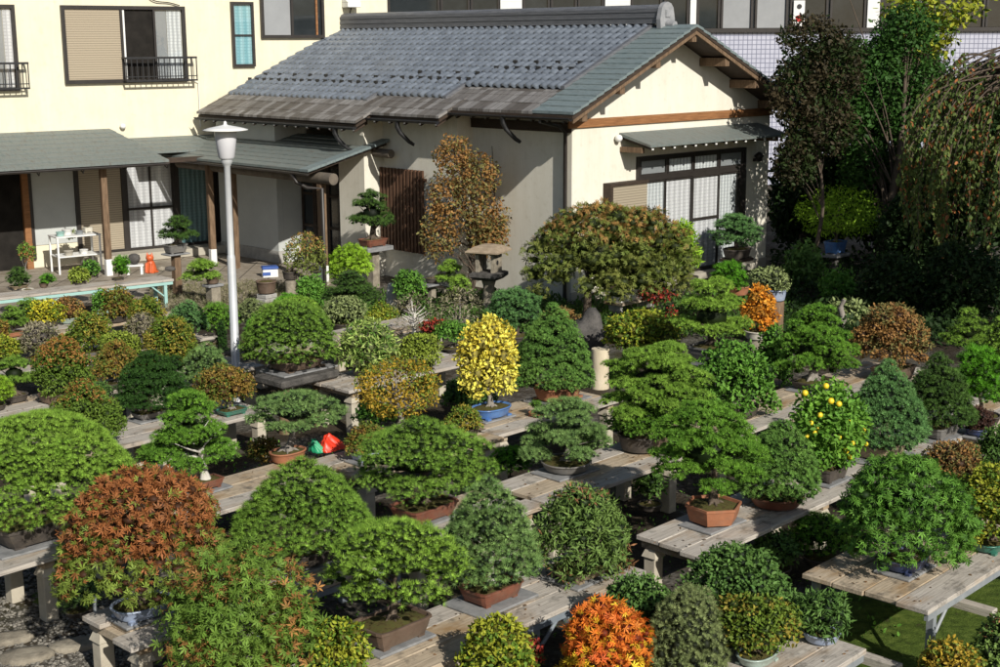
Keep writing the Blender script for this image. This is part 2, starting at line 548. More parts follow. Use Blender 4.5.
def crown(r, name, parent, centre, half, kind, leaf, size, count, pal, npad=60, rp=.2, core=True, macro=0, amp=.1, dens=1.0):
    """foliage mesh of a crown round 'centre' (local), half sizes 'half'"""
    half = np.array(half)
    if kind in ('loose', 'shell'):
        n = int(count)
        d = unit(r.normal(0, 1, (n * 2, 3)))
        rad = r.uniform(.25 if kind == 'loose' else .6, 1, (n * 2, 1)) ** .6
        u = d * rad
        # clumps: keep points near random cluster centres on the crown
        nc = max(14, npad)
        cc = fib(nc, -.85, 1, r) * r.uniform(.45, .95, (nc, 1))
        dd = ((u[:, None, :] - cc[None]) ** 2).sum(2)
        lob = dd.argmin(1); dm = np.sqrt(dd.min(1))
        keep = r.uniform(0, 1, len(u)) < np.clip(1.25 - dm * 2.4 * (nc / 30.) ** .33, .08, 1)
        u = u[keep][:n]; lob = lob[keep][:n]
        nn = unit(unit(u - cc[lob]) + unit(u) * .8 + np.array([0, 0, .3]))
        nl = nc; cv = None
    else:
        c, R = lobes(kind, r, npad, rp, amp, macro, dens)
        nl = len(c)
        area = (R[:, 0] * R[:, 1] + R[:, 0] * R[:, 2]) ; pr = area / area.sum()
        n = int(count * 1.7)
        lob = r.choice(nl, n, p=pr)
        up_ = .75 if leaf in ('needle', 'scale') else .35
        d = unit(r.normal(0, 1, (n, 3)) + np.array([0, 0, up_]))
        if leaf in ('needle', 'scale'):
            d[:, 2] = np.where(d[:, 2] < -.25, -d[:, 2], d[:, 2])
        rr_ = r.uniform(.72, 1.1, (n, 1))
        u = c[lob] + d * R[lob] * rr_
        keep = np.ones(n, bool)
        inv = 1 / (R * .84)
        for s0 in range(0, n, 4000):
            q = (u[s0:s0 + 4000, None, :] - c[None]) * inv[None]
            keep[s0:s0 + 4000] = ((q * q).sum(2) < 1).sum(1) == 0
        u = u[keep]; lob = lob[keep]; d = d[keep]; rr_ = rr_[keep]
        nn = unit(d / half)
        cv = (c, R)
    pts = np.array(centre) + u * half
    ori = unit(nn + r.normal(0, .30, nn.shape) + np.array([0, 0, .2])) if leaf in ('needle', 'scale') else unit(nn * .2 + r.normal(0, .55, nn.shape) + np.array([0, 0, -.12]))
    nrm = unit(nn + r.normal(0, .35, nn.shape) + np.array([0, 0, .25])) if leaf not in ('needle', 'scale') else unit(r.normal(0, 1, nn.shape))
    cols = colour(r, pal, u, lob, nl, nn[:, 2])
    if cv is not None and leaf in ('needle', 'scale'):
        cols = cols * (.22 + .9 * np.clip((rr_ - .72) / .34, 0, 1))   # old needles darker than new tips; also paints shaded gaps and tip highlights
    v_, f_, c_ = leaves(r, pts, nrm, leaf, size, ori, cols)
    blocks = [f_]
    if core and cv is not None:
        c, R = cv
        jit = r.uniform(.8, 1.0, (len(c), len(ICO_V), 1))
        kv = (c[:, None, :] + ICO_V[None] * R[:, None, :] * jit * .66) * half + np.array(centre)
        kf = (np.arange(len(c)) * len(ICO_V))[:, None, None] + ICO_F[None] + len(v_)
        c1 = np.array(PAL[pal][1 if PAL[pal][0][0] > .12 else 0]) * (.22 if leaf in ('needle', 'scale') else .35) + np.array([.003, .005, .002])  # core darkened far below the leaf colour, painting shade into the gaps
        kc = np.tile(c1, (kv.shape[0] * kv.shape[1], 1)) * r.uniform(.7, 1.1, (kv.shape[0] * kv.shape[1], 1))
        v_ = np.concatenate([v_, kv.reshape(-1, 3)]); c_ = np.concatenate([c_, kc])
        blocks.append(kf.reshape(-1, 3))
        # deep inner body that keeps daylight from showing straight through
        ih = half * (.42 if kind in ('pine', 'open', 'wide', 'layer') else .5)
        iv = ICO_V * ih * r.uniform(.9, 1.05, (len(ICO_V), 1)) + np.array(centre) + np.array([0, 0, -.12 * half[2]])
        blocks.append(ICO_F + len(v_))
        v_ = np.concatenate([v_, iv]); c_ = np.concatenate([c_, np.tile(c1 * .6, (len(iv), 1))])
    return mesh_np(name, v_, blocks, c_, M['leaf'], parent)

# ------------------------------------------------------------------ bonsai
BA = math.radians(46.5)          # the benches run this way (angle of their long side from +X)
def RZ(a): return Matrix.Rotation(a, 4, 'Z')

def ring(shape, L, W, z, n=32, e=None):
    pts = []
    for j in range(n):
        a = 2 * PI * (j + .5) / n
        ca, sa = math.cos(a), math.sin(a)
        if shape == 'hex':
            k = math.cos(PI / 6) / math.cos((a % (PI / 3)) - PI / 6)
            x, y = ca * k, sa * k
        else:
            ex = {'rect': 9.0, 'oval': 2.4, 'round': 2.0}[shape]
            k = (abs(ca) ** ex + abs(sa) ** ex) ** (-1 / ex)
            x, y = ca * k, sa * k
        pts.append((x * L / 2, y * W / 2, z))
    return pts

def make_pot(parent, shape, L, h, color, rot, ratio=None, soil='soil', label=None):
    W = L * (ratio or {'rect': .68, 'oval': .72, 'round': 1, 'hex': 1}[shape])
    n = 36 if shape != 'hex' else 6
    b = MB()
    t = min(.022, L * .06)
    m_ = RZ(rot)
    def rg(k, z, dl=0): return ring(shape, L * k + dl, W * k + dl, z, n)
    sm = shape != 'hex' and shape != 'rect'
    foot = .012 + .05 * h
    b.loft([rg(.84, foot), rg(.93, h * .5), rg(.985, h * .86), rg(.985, h * .865, .001), rg(1, h * .87, t * .6), rg(1, h, t * .6), rg(1, h, -t), rg(.96, h * .72, -t)], True, False, sm, m_)
    if shape in ('rect', 'oval'):
        for sx in (-1, 1):
            for sy in (-1, 1):
                b.box(sx * L * .33 - L * .06, sx * L * .33 + L * .06, sy * W * .33 - W * .06, sy * W * .33 + W * .06, 0, foot + .002, 0, m_)
    else:
        b.loft([rg(.6, 0), rg(.62, foot + .002)], True, False, sm, m_)
    p_ = b.build('pot', POT[color], parent)
    if label: p_['label'] = label
    s_ = MB()
    k = .965
    s_.loft([rg(k, h * .86, -t), rg(.6, h * .98, -t * .5), rg(.2, h * 1.03)], False, True, True, m_)
    s_.build('soil', M[soil], p_)
    return p_, W

def make_trunk(r, parent, z0, top, r0, lean, targets, mat='bark', bend=.3, name='trunk'):
    """tapered, bent trunk from (0,0,z0) to 'top' with limbs to the given targets"""
    top = np.array(top); b = MB()
    base = np.array([0, 0, z0 - .02])
    dz = top - base
    pts = [base]
    for k in (.25, .5, .75):
        off = r.normal(0, bend * .12, 3) * np.linalg.norm(dz); off[2] = 0
        pts.append(base + dz * k + off)
    pts.append(top)
    c = curve(pts, 5)
    n = len(c)
    rad = [r0 * (1 - .82 * (i / (n - 1)) ** .8) * (1.0 + .55 * max(0, 1 - i / 2.5)) for i in range(n)]
    b.tube(c, rad, 9)
    # surface roots
    for k in range(5 if mat != 'deadwood' else 0):
        a = 2 * PI * k / 5 + r.uniform(-.4, .4)
        d = np.array([math.cos(a), math.sin(a), 0])
        b.tube([base + d * r0 * .5 + [0, 0, r0 * .9], base + d * r0 * 1.5 + [0, 0, .03], base + d * r0 * 2.4 + [0, 0, .01]], [r0 * .45, r0 * .33, r0 * .1], 6)
    for t in targets:
        t = np.array(t)
        k = int(np.clip((t[2] - z0) / max(1e-3, top[2] - z0) * .75 + r.uniform(-.1, .05), .2, .85) * (n - 1))
        s_ = np.array(c[k]); mid = (s_ + t) / 2 + np.array([0, 0, -.04 * np.linalg.norm(t - s_)]) + r.normal(0, .05, 3) * np.linalg.norm(t - s_)
        cc = curve([s_, mid, t], 4)
        rr = rad[k] * .55
        b.tube(cc, [rr * (1 - .8 * i / (len(cc) - 1)) for i in range(len(cc))], 6)
    return b.build(name, M[mat], parent)

NP = [0]
G1, G2, G3 = 'bonsai in the front rows', 'bonsai in the middle rows', 'bonsai in the back rows'
def plant(label, name, kind, bb, base, pot, leaf, pal, z=.6, cat='bonsai', group=None, size=None, slab=None, trunk=None, cover=2.3, depth=1.0, rp=None, npad=None, B=None, soil='soil', lift=0, stems=None, tr=None, core=True):
    """bb: crown box in photo points, base: pot foot in photo points on level z.
    pot: (shape, width in photo points, height/width, colour) or None"""
    r = np.random.default_rng(zlib.crc32(label.encode()))
    if B is None:
        B = P(base[0], base[1], z)
    B = np.array(B, float)
    s = scale_at(B)
    if slab:
        lw, lc = slab if isinstance(slab, tuple) else (slab, 'grey')
        L = lw / s / 1.12
        so_ = MB().box(-L / 2, L / 2, -L * .34, L * .34, 0.001, .022, .005).build('pot_slab', M['slab'], None, Vector(B), None)
        so_.rotation_euler = (0, 0, BA + r.uniform(-.05, .05))
        tag(so_, 'grey slab under the ' + short(label), 'slab', 'slabs under the pots')
        B = B + [0, 0, .023]
    e = empty(name, B, 0, label, cat, group)
    x0, y0, x1, y1 = bb
    C0 = V((x0 + x1) / 2, (y0 + y1) / 2, B) - B
    a = (x1 - x0) / 2 / s
    hh = (y1 - y0) / 2 / s
    ph = math.atan2(HC - B[2] - C0[2], B[1])
    real = size or {'needle': .036, 'scale': .029, 'maple': .05, 'leaf': .034, 'long': .06}[leaf]
    lp = min(max(real * s, 2.4), 9)
    sz = lp / s
    a -= .3 * sz
    if group in (G1, G2, G3): a *= 1.05; hh *= 1.03
    sn = a * depth * math.sin(ph)
    if kind in ('dome', 'cone', 'tiers', 'pine', 'wide', 'open', 'layer'):
        k_ = .5 if kind in ('dome', 'cone', 'tiers') else .42
        c = max(hh - k_ * sn - .2 * sz, hh * .45)
        C0 = C0 + np.array([0, 0, (hh - c) * .95])
        c /= math.cos(ph)
    else:
        c2 = hh * hh - sn ** 2 * .85
        c = (math.sqrt(max(c2, (hh * .5) ** 2)) - .2 * sz) / math.cos(ph)
    half = (a, a * depth, c)
    # pot
    ztop = 0
    if pot:
        shp, pw, hr, pc = pot
        L = pw / s / (1.13 if shp == 'rect' else 1.05 if shp == 'oval' else 1.0)
        h = L * hr
        make_pot(e, shp, L, h, pc, BA if shp in ('rect', 'oval') else r.uniform(0, 1), None, soil)
        ztop = h
    # trunk
    r0 = (trunk or .09) * min(a, c * 1.2)
    nt_ = 7 if (tr is None) else tr
    tg = []
    for k in range(nt_):
        an = 2 * PI * k / max(nt_, 1) + r.uniform(-.4, .4); q = r.uniform(.35, .7)
        tg.append((C0[0] + a * q * math.cos(an), C0[1] + a * depth * q * math.sin(an), C0[2] + c * r.uniform(-.45, .35)))
    ttop = (C0[0] + r.normal(0, .04) * a, C0[1], C0[2] + c * .55)
    make_trunk(r, e, ztop, ttop, r0, 0, tg, stems or ('bark_grey' if pal in ('azo', 'azr', 'mapleg', 'ygold', 'twig', 'maplem') else 'bark'))
    # crown
    per = {'needle': .46, 'scale': .46, 'maple': .45, 'leaf': .36, 'long': .2}[leaf] * lp * lp
    area = (x1 - x0) * (y1 - y0) * .78 * 2.3
    cnt = cover * area / per
    cnt = min(cnt, 30000)
    apx = a * s
    dr = min(max((7.5 if leaf in ('needle', 'scale') else 8.5) / apx, .1), .3)
    dn = int(min(max(2.3 / dr ** 2, 16), 210)) if kind not in ('loose', 'shell') else 30
    macro, dens = 0, 1.3
    if leaf in ('needle', 'scale') and kind in ('dome', 'cone') and not npad:
        dr = min(max(6.0 / apx, .065), .3); dn = int(min(max((4.0 if kind == 'dome' else 2.9) / dr ** 2, 24), 520))
    elif leaf in ('needle', 'scale') and kind in ('ball', 'egg') and not npad:
        macro = min(max(11 / apx, .14), .34); dr = min(max(5.2 / apx, .06), macro * .5); dens = 2.5
    elif leaf in ('needle', 'scale') and npad and rp and kind in ('dome', 'ball', 'egg'):
        macro, dr = rp, min(max(6.2 / apx, .075), rp * .5); rp = None
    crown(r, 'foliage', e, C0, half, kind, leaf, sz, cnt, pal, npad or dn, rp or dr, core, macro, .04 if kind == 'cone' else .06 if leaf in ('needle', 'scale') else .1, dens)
    NP[0] += 1
    return e, B, half, C0

def short(label):
    w_ = label.split()[:10]
    while w_[-1] in ('a', 'the', 'of', 'in', 'at', 'on', 'with', 'by', 'and', 'beside', 'its', 'to', 'above', 'round', 'long', 'low'):
        w_.pop()
    return ' '.join(w_)

# ------------------------------------------------------------------ benches
def btn(t, n, z=0):
    """bench grid: t runs along the rows, n across them towards the camera's right"""
    ca, sa = math.cos(BA), math.sin(BA)
    return np.array([t * ca + n * sa, t * sa - n * ca, z])

BENCH = []
def bench(label, t0, t1, nf, w_=.75, z=.6, npl=3, mat='plank', legs='post', legstep=1.7, name='bench', group='plank benches of the nursery', rot=BA, o=None, jag=.12):
    r = random.Random(zlib.crc32(label.encode()))
    L = t1 - t0
    e = empty(name, o if o is not None else btn(t0, nf), rot, label, 'bench', group)
    pw = w_ / npl
    for k in range(npl):
        y0 = k * pw + .004; y1 = (k + 1) * pw - .004
        j0, j1 = r.uniform(0, jag), r.uniform(0, jag)
        dz = r.uniform(0, .004)
        MB().box(j0 * (k > 0), L - j1 * (k > 0), y0, y1, z - .045 + dz, z + dz - .003, .005).build('plank', M[mat if r.random() < .75 else 'plank_brown'], e)
    n = max(2, int(round(L / legstep)) + 1)
    for i in range(n):
        x = .16 + (L - .32) * i / (n - 1)
        if legs == 'post':
            MB().box(x - .05, x + .05, .07, w_ - .02, z - .12, z - .046, .004).build('bearer', M['plank_brown'], e)
            for y in (.14, w_ - .12):
                MB().box(x - .06, x + .06, y - .06, y + .06, 0, z - .19, .006).build('leg', M['post'], e)
                b = MB()
                b.loft([[(x - .075, y - .075, z - .19), (x + .075, y - .075, z - .19), (x + .075, y + .075, z - .19), (x - .075, y + .075, z - .19)],
                        [(x - .05, y - .05, z - .121), (x + .05, y - .05, z - .121), (x + .05, y + .05, z - .121), (x - .05, y + .05, z - .121)]], True, True, False)
                b.build('leg_cap', M['post'], e)
        else:
            mt = M[legs]
            for y in (.05, w_ - .05):
                MB().box(x - .028, x + .028, y - .028, y + .028, 0, z - .1, 0).build('leg', mt, e)
            MB().box(x - .02, x + .02, .02, w_ - .02, z - .098, z - .047, 0).build('bearer', mt, e)
            for sg in ((1,) if i == 0 else (-1,) if i == n - 1 else (-1, 1)):
                MB().tube([(x + sg * .03, .05, z - .3), (x + sg * .26, .05, z - .1)], .016, 6).build('brace', mt, e)
    if legs != 'post':
        MB().box(0.02, L - .02, .012, .045, z - .097, z - .046, 0).build('rail', M[legs], e)
    return e

# ------------------------------------------------------------------ ground
def ground():
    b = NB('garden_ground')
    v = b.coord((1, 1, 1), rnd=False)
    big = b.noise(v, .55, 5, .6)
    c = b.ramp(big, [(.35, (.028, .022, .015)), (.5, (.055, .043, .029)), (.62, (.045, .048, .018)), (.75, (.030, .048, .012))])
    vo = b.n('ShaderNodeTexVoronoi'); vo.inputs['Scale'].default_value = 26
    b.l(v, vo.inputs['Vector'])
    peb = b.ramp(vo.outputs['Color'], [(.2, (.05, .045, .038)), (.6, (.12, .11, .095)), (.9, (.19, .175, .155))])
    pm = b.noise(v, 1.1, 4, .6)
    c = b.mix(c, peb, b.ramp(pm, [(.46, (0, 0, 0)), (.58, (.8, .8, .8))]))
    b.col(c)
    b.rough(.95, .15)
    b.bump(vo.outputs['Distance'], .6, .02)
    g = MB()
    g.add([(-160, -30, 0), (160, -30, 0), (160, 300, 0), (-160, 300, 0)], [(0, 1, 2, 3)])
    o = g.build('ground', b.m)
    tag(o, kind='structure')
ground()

def sheet(name, pts, mat, z, label=None, cat=None, kind='structure', jag=0, sub=1):
    b = MB()
    vs = []
    n = len(pts)
    r = random.Random(n)
    for i in range(n):
        a = np.array(pts[i]); c = np.array(pts[(i + 1) % n])
        for k in range(sub):
            q = a + (c - a) * k / sub
            vs.append((q[0] + r.uniform(-jag, jag), q[1] + r.uniform(-jag, jag), z))
    b.add(vs, [list(range(len(vs)))])
    o = b.build(name, mat)
    return tag(o, label, cat, kind=kind)

# paved terrace in front of the entrance
def pavemat():
    b = NB('terrace_paving')
    v = b.coord((1, 1, 1), rnd=False)
    br = b.n('ShaderNodeTexBrick')
    br.inputs['Scale'].default_value = 1.0
    br.inputs['Brick Width'].default_value = .6
    br.inputs['Row Height'].default_value = .6
    br.inputs['Mortar Size'].default_value = .012
    br.offset = 0
    br.inputs['Color1'].default_value = (.38, .33, .27, 1)
    br.inputs['Color2'].default_value = (.46, .41, .34, 1)
    br.inputs['Mortar'].default_value = (.12, .11, .09, 1)
    b.l(v, br.inputs['Vector'])
    n = b.noise(v, 3, 6, .7)
    b.col(b.mix(br.outputs[0], b.ramp(n, [(.3, (.45, .42, .36)), (.7, (1, 1, 1))]), 1.0, 'MULTIPLY'))
    b.rough(.85, .25)
    b.bump(n, .2, .01)
    return b.m
pp = [P(-40, 330), P(60, 305), P(200, 298), P(300, 300), P(345, 285), P(340, 262), P(225, 245), P(-60, 250)]
sheet('terrace', [q[:2] for q in pp], pavemat(), .012)
mossm = NB('moss_lawn')
_v = mossm.coord(rnd=False)
mossm.col(mossm.ramp(mossm.noise(_v, 9, 6, .7), [(.25, (.07, .055, .03)), (.40, (.05, .08, .014)), (.56, (.095, .14, .025)), (.75, (.16, .19, .045))]))
mossm.rough(.95, .1); mossm.bump(mossm.noise(_v, 60, 4, .7), .8, .02)
sheet('moss', [q[:2] for q in [P(735, 655), P(860, 590), P(985, 560), P(1080, 620), P(1000, 720), P(800, 720)]], mossm.m, .010, jag=.12, sub=6)
sheet('moss', [q[:2] for q in [P(40, 610), P(95, 580), P(110, 560), P(60, 555), P(40, 585)]], mossm.m, .010, jag=.08, sub=5)

# loose gravel in the front left corner
def gravel():
    r = np.random.default_rng(3)
    n = 5200
    px = r.uniform(-60, 150, n); py = r.uniform(568, 700, n)
    vs = []; base = ICO_V
    allv = []; allf = []; cols = []
    for i in range(n):
        q = P(px[i], py[i])
        sz = r.uniform(.006, .02)
        a = r.uniform(0, 6)
        R_ = np.array([[math.cos(a), -math.sin(a), 0], [math.sin(a), math.cos(a), 0], [0, 0, 1]])
        vv = (ICO_V * r.uniform(.75, 1.2, (len(ICO_V), 1)) * [1.3, 1, .6] * sz) @ R_.T + [q[0], q[1], sz * .35]
        allf.append(ICO_F + len(allv) * len(ICO_V)); allv.append(vv)
        g = r.uniform(.10, .27)
        cols.append(np.tile(np.array([g, g * .93, g * .80]), (len(ICO_V), 1)))
    st = NB('gravel_stone')
    a = st.n('ShaderNodeVertexColor', layer_name='Col'); st.col(a.outputs[0]); st.rough(.85, .25)
    o = mesh_np('gravel', np.concatenate(allv), [np.concatenate(allf)], np.concatenate(cols), st.m, None)
    tag(o, 'grey gravel spread round the stepping stones', 'gravel', kind='stuff')
gravel()
def step_stone(px, py, rx, ry, label):
    r = random.Random(px)
    B = P(px, py)
    b = MB(); n = 18
    def rg(k, z): return [((rx * k) * math.cos(2 * PI * j / n) * (1 + .08 * math.sin(3 * j + px)), (ry * k) * math.sin(2 * PI * j / n) * (1 + .08 * math.cos(2 * j)), z) for j in range(n)]
    b.loft([rg(1, 0), rg(1, .03), rg(.93, .045), rg(.5, .05)], False, True, True)
    o = b.build('stepping_stone', M['stone'], None, Vector(B))
    o.rotation_euler = (0, 0, .3)
    tag(o, label, 'stepping stone')
step_stone(26, 658, .21, .15, 'round stepping stone in the gravel at the bottom left corner')
step_stone(78, 647, .24, .12, 'flat stepping stone in the gravel beside the low plank bench')
step_stone(8, 641, .2, .12, 'pale stepping stone in the gravel under the corner bench')

# ------------------------------------------------------------------ benches
bench('front plank bench carrying the pine in the wide brown pot', 4.0, 7.03, -6.44)
bench('front plank bench carrying the pale limbed pine and the dark dome', 7.05, 8.51, -6.45, legs='post_grey', legstep=1.2)
bench('long plank bench carrying the hexagon terracotta pot and the fruiting citrus', 9.05, 13.2, -6.27, .76)
bench('far end bench carrying the dark purple shrub at the right edge', 13.22, 17.6, -6.3, .76)
bench('grey steel framed table under the green maple in the blue pot', 9.3, 11.75, -4.40, 1.1, npl=4, legs='steel', legstep=2.2, name='bench', jag=.03)
bench('small steel legged bench under the round blue pot', 6.6, 8.47, -4.45, .72, .56, legs='steel', jag=.04)
bench('low plank bench under the red leaved maple', 4.97, 5.72, -8.42, .8, .5, jag=.16)
bench('second row bench carrying the pine in the wide oval pot', 5.75, 7.5, -8.13, .8, legs='post_grey')
bench('second row bench carrying the flat pine in the red brown pot', 7.52, 9.18, -8.13, .8)
bench('second row bench with two pale planks beside the grey potted pine', 9.22, 11.35, -8.08, .85)
bench('second row bench behind the broadleaf dome and green juniper', 12.0, 16.6, -8.12, .8)
bench('third row bench at the left edge under the great pine dome', 3.9, 5.55, -10.28, .85)
bench('third row bench carrying the juniper with bleached trunk', 6.05, 8.5, -10.2, .85)
bench('third row bench carrying the thin autumn tree', 8.53, 10.55, -9.95, .9)
bench('third row bench carrying the blue pot and the cypress cone', 10.57, 12.75, -10.05, .85)
bench('fourth row bench carrying the layered spruce pyramid', 6.7, 9.6, -12.72, .85)
bench('fourth row bench carrying the pale variegated shrub', 10.74, 13.15, -12.75, .85)
bench('fifth row bench carrying the orange topped dome at the left', 6.3, 10.9, -14.65, .85)
bench('fifth row bench under the bare white tree', 11.4, 14.6, -14.9, .85)
bench('sixth row bench under the grey twiggy shrub at the left', 7.9, 11.6, -16.7, .8)
bench('seventh row bench under the bright yellow bush', 8.9, 12.2, -18.6, .8)
# the long bench in front of the veranda
_a = P(174, 279, .6); _b = P(-30, 301.5, .6)
_an = math.atan2(_a[1] - _b[1], _a[0] - _b[0])
bench('long grey plank bench on pale teal legs in front of the veranda', 0, float(np.hypot(*(_a - _b)[:2])), 0, .55, .6, npl=2, legs='teal', legstep=1.25, rot=_an, o=(_b[0], _b[1], 0), jag=.02)

# ------------------------------------------------------------------ the plants on the benches, front to back
G1, G2, G3 = 'bonsai in the front rows', 'bonsai in the middle rows', 'bonsai in the back rows'
def pl(label, name, kind, bb, base, pot, leaf, pal, **k):
    return plant(label, name, kind, bb, base, pot, leaf, pal, **k)
PB, MBn, JB, AB, LB = 'pine_bonsai', 'maple_bonsai', 'juniper_bonsai', 'azalea_bonsai', 'leafy_bonsai'

# front rows
pl('great light green pine dome in a dark pot at the left edge', PB, 'dome', (-48, 417, 128, 527), (40, 536), ('rect', 118, .2, 'dark'), 'needle', 'pinel', group=G1, slab=130)
pl('broad maple turning red above green in a pale blue oval pot', MBn, 'dome', (64, 473, 226, 608), (143, 617), ('oval', 66, .22, 'palebl'), 'maple', 'mapler', z=.5, group=G1, slab=66, size=.052, cover=2.6)
pl('sprawling green maple with pale twigs at the bottom left', MBn, 'loose', (158, 543, 322, 705), (240, 700), ('oval', 80, .22, 'dark'), 'maple', 'maplem', z=.35, group=G1, size=.054, cover=3.0, npad=20, tr=12, stems='bark_grey')
pl('yellow green ball cut off by the bottom edge beside the sprawling maple', AB, 'dome', (308, 622, 370, 700), (338, 706), ('round', 40, .35, 'dark'), 'leaf', 'yg', z=.3, group=G1, size=.03)
pl('rounded green pine in a wide dark oval pot', PB, 'cone', (238, 457, 370, 556), (308, 562), ('oval', 84, .2, 'dark'), 'needle', 'pine', group=G1, slab=90)
pl('flat layered pine with drooping pads in a wide brown pot', PB, 'layer', (326, 523, 470, 610), (392, 641), ('rect', 80, .3, 'brown'), 'needle', 'pinel', group=G1, slab=84, trunk=.11)
pl('broad pine with flat tiers in a low red brown pot', PB, 'layer', (351, 419, 492, 508), (424, 519), ('rect', 70, .24, 'red'), 'needle', 'pine', group=G1, slab=76)
pl('open pine showing pale branches in a red brown pot', PB, 'cone', (438, 476, 541, 588), (491, 601), ('rect', 66, .28, 'red'), 'needle', 'pineb', group=G1, slab=92, stems='deadwood', trunk=.07, tr=22, cover=2.2)
pl('wide dark leafed dome with reddish rim at the end of the front bench', LB, 'dome', (530, 490, 632, 584), (582, 576), ('oval', 70, .14, 'tan'), 'long', 'dkmap', group=G1, slab=80, size=.05, cover=3)
pl('yellow green dome with golden flecks cut off by the bottom edge', AB, 'dome', (459, 620, 537, 700), (498, 705), ('round', 40, .3, 'dark'), 'leaf', 'yg', z=.35, group=G1, size=.032)
pl('small dark red leaved shrub behind the blazing orange maple', 'red_shrub', 'ball', (512, 636, 544, 676), (530, 685), ('round', 18, .5, 'dark'), 'leaf', 'redp', z=.3, group=G1, size=.03)
pl('blazing orange and red maple at the bottom edge', MBn, 'dome', (557, 604, 656, 702), (606, 705), ('oval', 60, .25, 'navy'), 'maple', 'mapleo', z=.3, group=G1, size=.047)
pl('dark green glossy dome behind the blazing orange maple', LB, 'dome', (594, 577, 680, 660), (640, 668), ('round', 50, .3, 'dark'), 'leaf', 'gloss', z=.3, group=G1, size=.03)
pl('grey green dome right of the blazing orange maple', LB, 'dome', (648, 592, 728, 700), (690, 700), ('round', 46, .3, 'dark'), 'needle', 'greyg', z=.3, group=G1, size=.03)
pl('wide dark dome of small glossy leaves behind the low steel bench', LB, 'dome', (682, 548, 794, 645), (738, 655), ('oval', 60, .2, 'dark'), 'leaf', 'gloss', z=.35, group=G1, size=.034)
pl('round yellow green bush with orange tips in a celadon pot', AB, 'ball', (717, 594, 799, 652), (757, 662), ('oval', 50, .24, 'celadon'), 'leaf', 'azy', z=.56, group=G1, size=.03)
pl('small dark leaved ball in a round blue pot', LB, 'ball', (792, 590, 851, 640), (821, 641), ('round', 37, .3, 'palebl'), 'long', 'gloss', z=.56, group=G1, size=.05, cover=3)
pl('yellow brown bush cut off by the bottom right edge', AB, 'dome', (917, 643, 986, 702), (952, 704), ('round', 40, .3, 'dark'), 'leaf', 'ygold', z=.3, group=G1, size=.028)
pl('dark shrub with red tips cut off by the right edge', AB, 'ball', (974, 617, 1024, 690), (1000, 690), ('round', 30, .3, 'dark'), 'leaf', 'dkmap', z=.2, group=G1, size=.03)
pl('green maple dome in a dark blue oval pot on the steel table', MBn, 'dome', (839, 458, 972, 571), (905, 570), ('oval', 56, .24, 'navy'), 'maple', 'mapleg', group=G1, slab=64, size=.048, cover=2.6)
pl('yellow green bush in a green glazed pot on the steel table', AB, 'dome', (950, 467, 1036, 548), (990, 548), ('oval', 52, .2, 'green'), 'leaf', 'yg', group=G1, size=.03)
pl('small orange red bush behind the green maple on the steel table', AB, 'ball', (924, 440, 981, 484), (952, 484), ('round', 30, .3, 'dark'), 'leaf', 'rust', group=G1, size=.028)
pl('dark green bush at the right edge behind the steel table', AB, 'dome', (972, 428, 1024, 478), (998, 480), ('round', 30, .3, 'dark'), 'leaf', 'dark', group=G1, size=.028)
pl('upright clumped juniper in a hexagon terracotta pot', JB, 'dome', (650, 403, 765, 503), (713, 524), ('hex', 66, .3, 'terra'), 'scale', 'jun', group=G1, slab=66, npad=26, rp=.28, cover=2.6)
pl('dark green dome in a round red brown pot beside the hexagon pot', JB, 'cone', (741, 416, 820, 505), (776, 505), ('round', 54, .22, 'red'), 'scale', 'cyp', group=G1)
_ct = pl('citrus tree with yellow fruits in a dark pot', 'citrus_bonsai', 'loose', (789, 379, 868, 472), (828, 481), ('rect', 44, .36, 'dark'), 'leaf', 'citrus', group=G1, slab=50, size=.05, cover=3.6, npad=30)
pl('pointed blue green spruce cone in a tan pot', 'spruce_bonsai', 'cone', (847, 358, 926, 452), (881, 458), ('rect', 58, .28, 'tan'), 'scale', 'spruce', group=G1, slab=74)
pl('dark green spruce cone in a grey pot', 'spruce_bonsai', 'cone', (904, 351, 974, 432), (937, 437), ('rect', 52, .26, 'grey'), 'scale', 'dark', group=G1, slab=62)
pl('tiny dark purple shrub in a low blue pot', 'purple_shrub', 'ball', (959, 407, 994, 432), (977, 436), ('oval', 30, .25, 'navy'), 'leaf', 'purple', group=G1, size=.02, slab=36)
pl('bright grassy green pine mound at the right edge', PB, 'dome', (953, 348, 1006, 412), (982, 424), ('round', 34, .3, 'dark'), 'needle', 'grass', group=G2, size=.055, rp=.3, npad=26)
pl('pale green padded bush at the right edge above the grassy mound', PB, 'egg', (984, 316, 1024, 372), (1004, 400), ('round', 26, .3, 'dark'), 'needle', 'pinel', group=G2)
pl('orange brown beech with a leaning trunk and brown pot', 'beech_bonsai', 'dome', (853, 305, 928, 368), (893, 379), ('rect', 50, .3, 'brown'), 'leaf', 'rust', group=G2, size=.035, cover=2.6)
pl('dim green pine of flat pads in the shade on the right', PB, 'pine', (944, 309, 992, 352), (966, 378), ('round', 26, .3, 'dark'), 'needle', 'cedar', group=G2, z=.3)

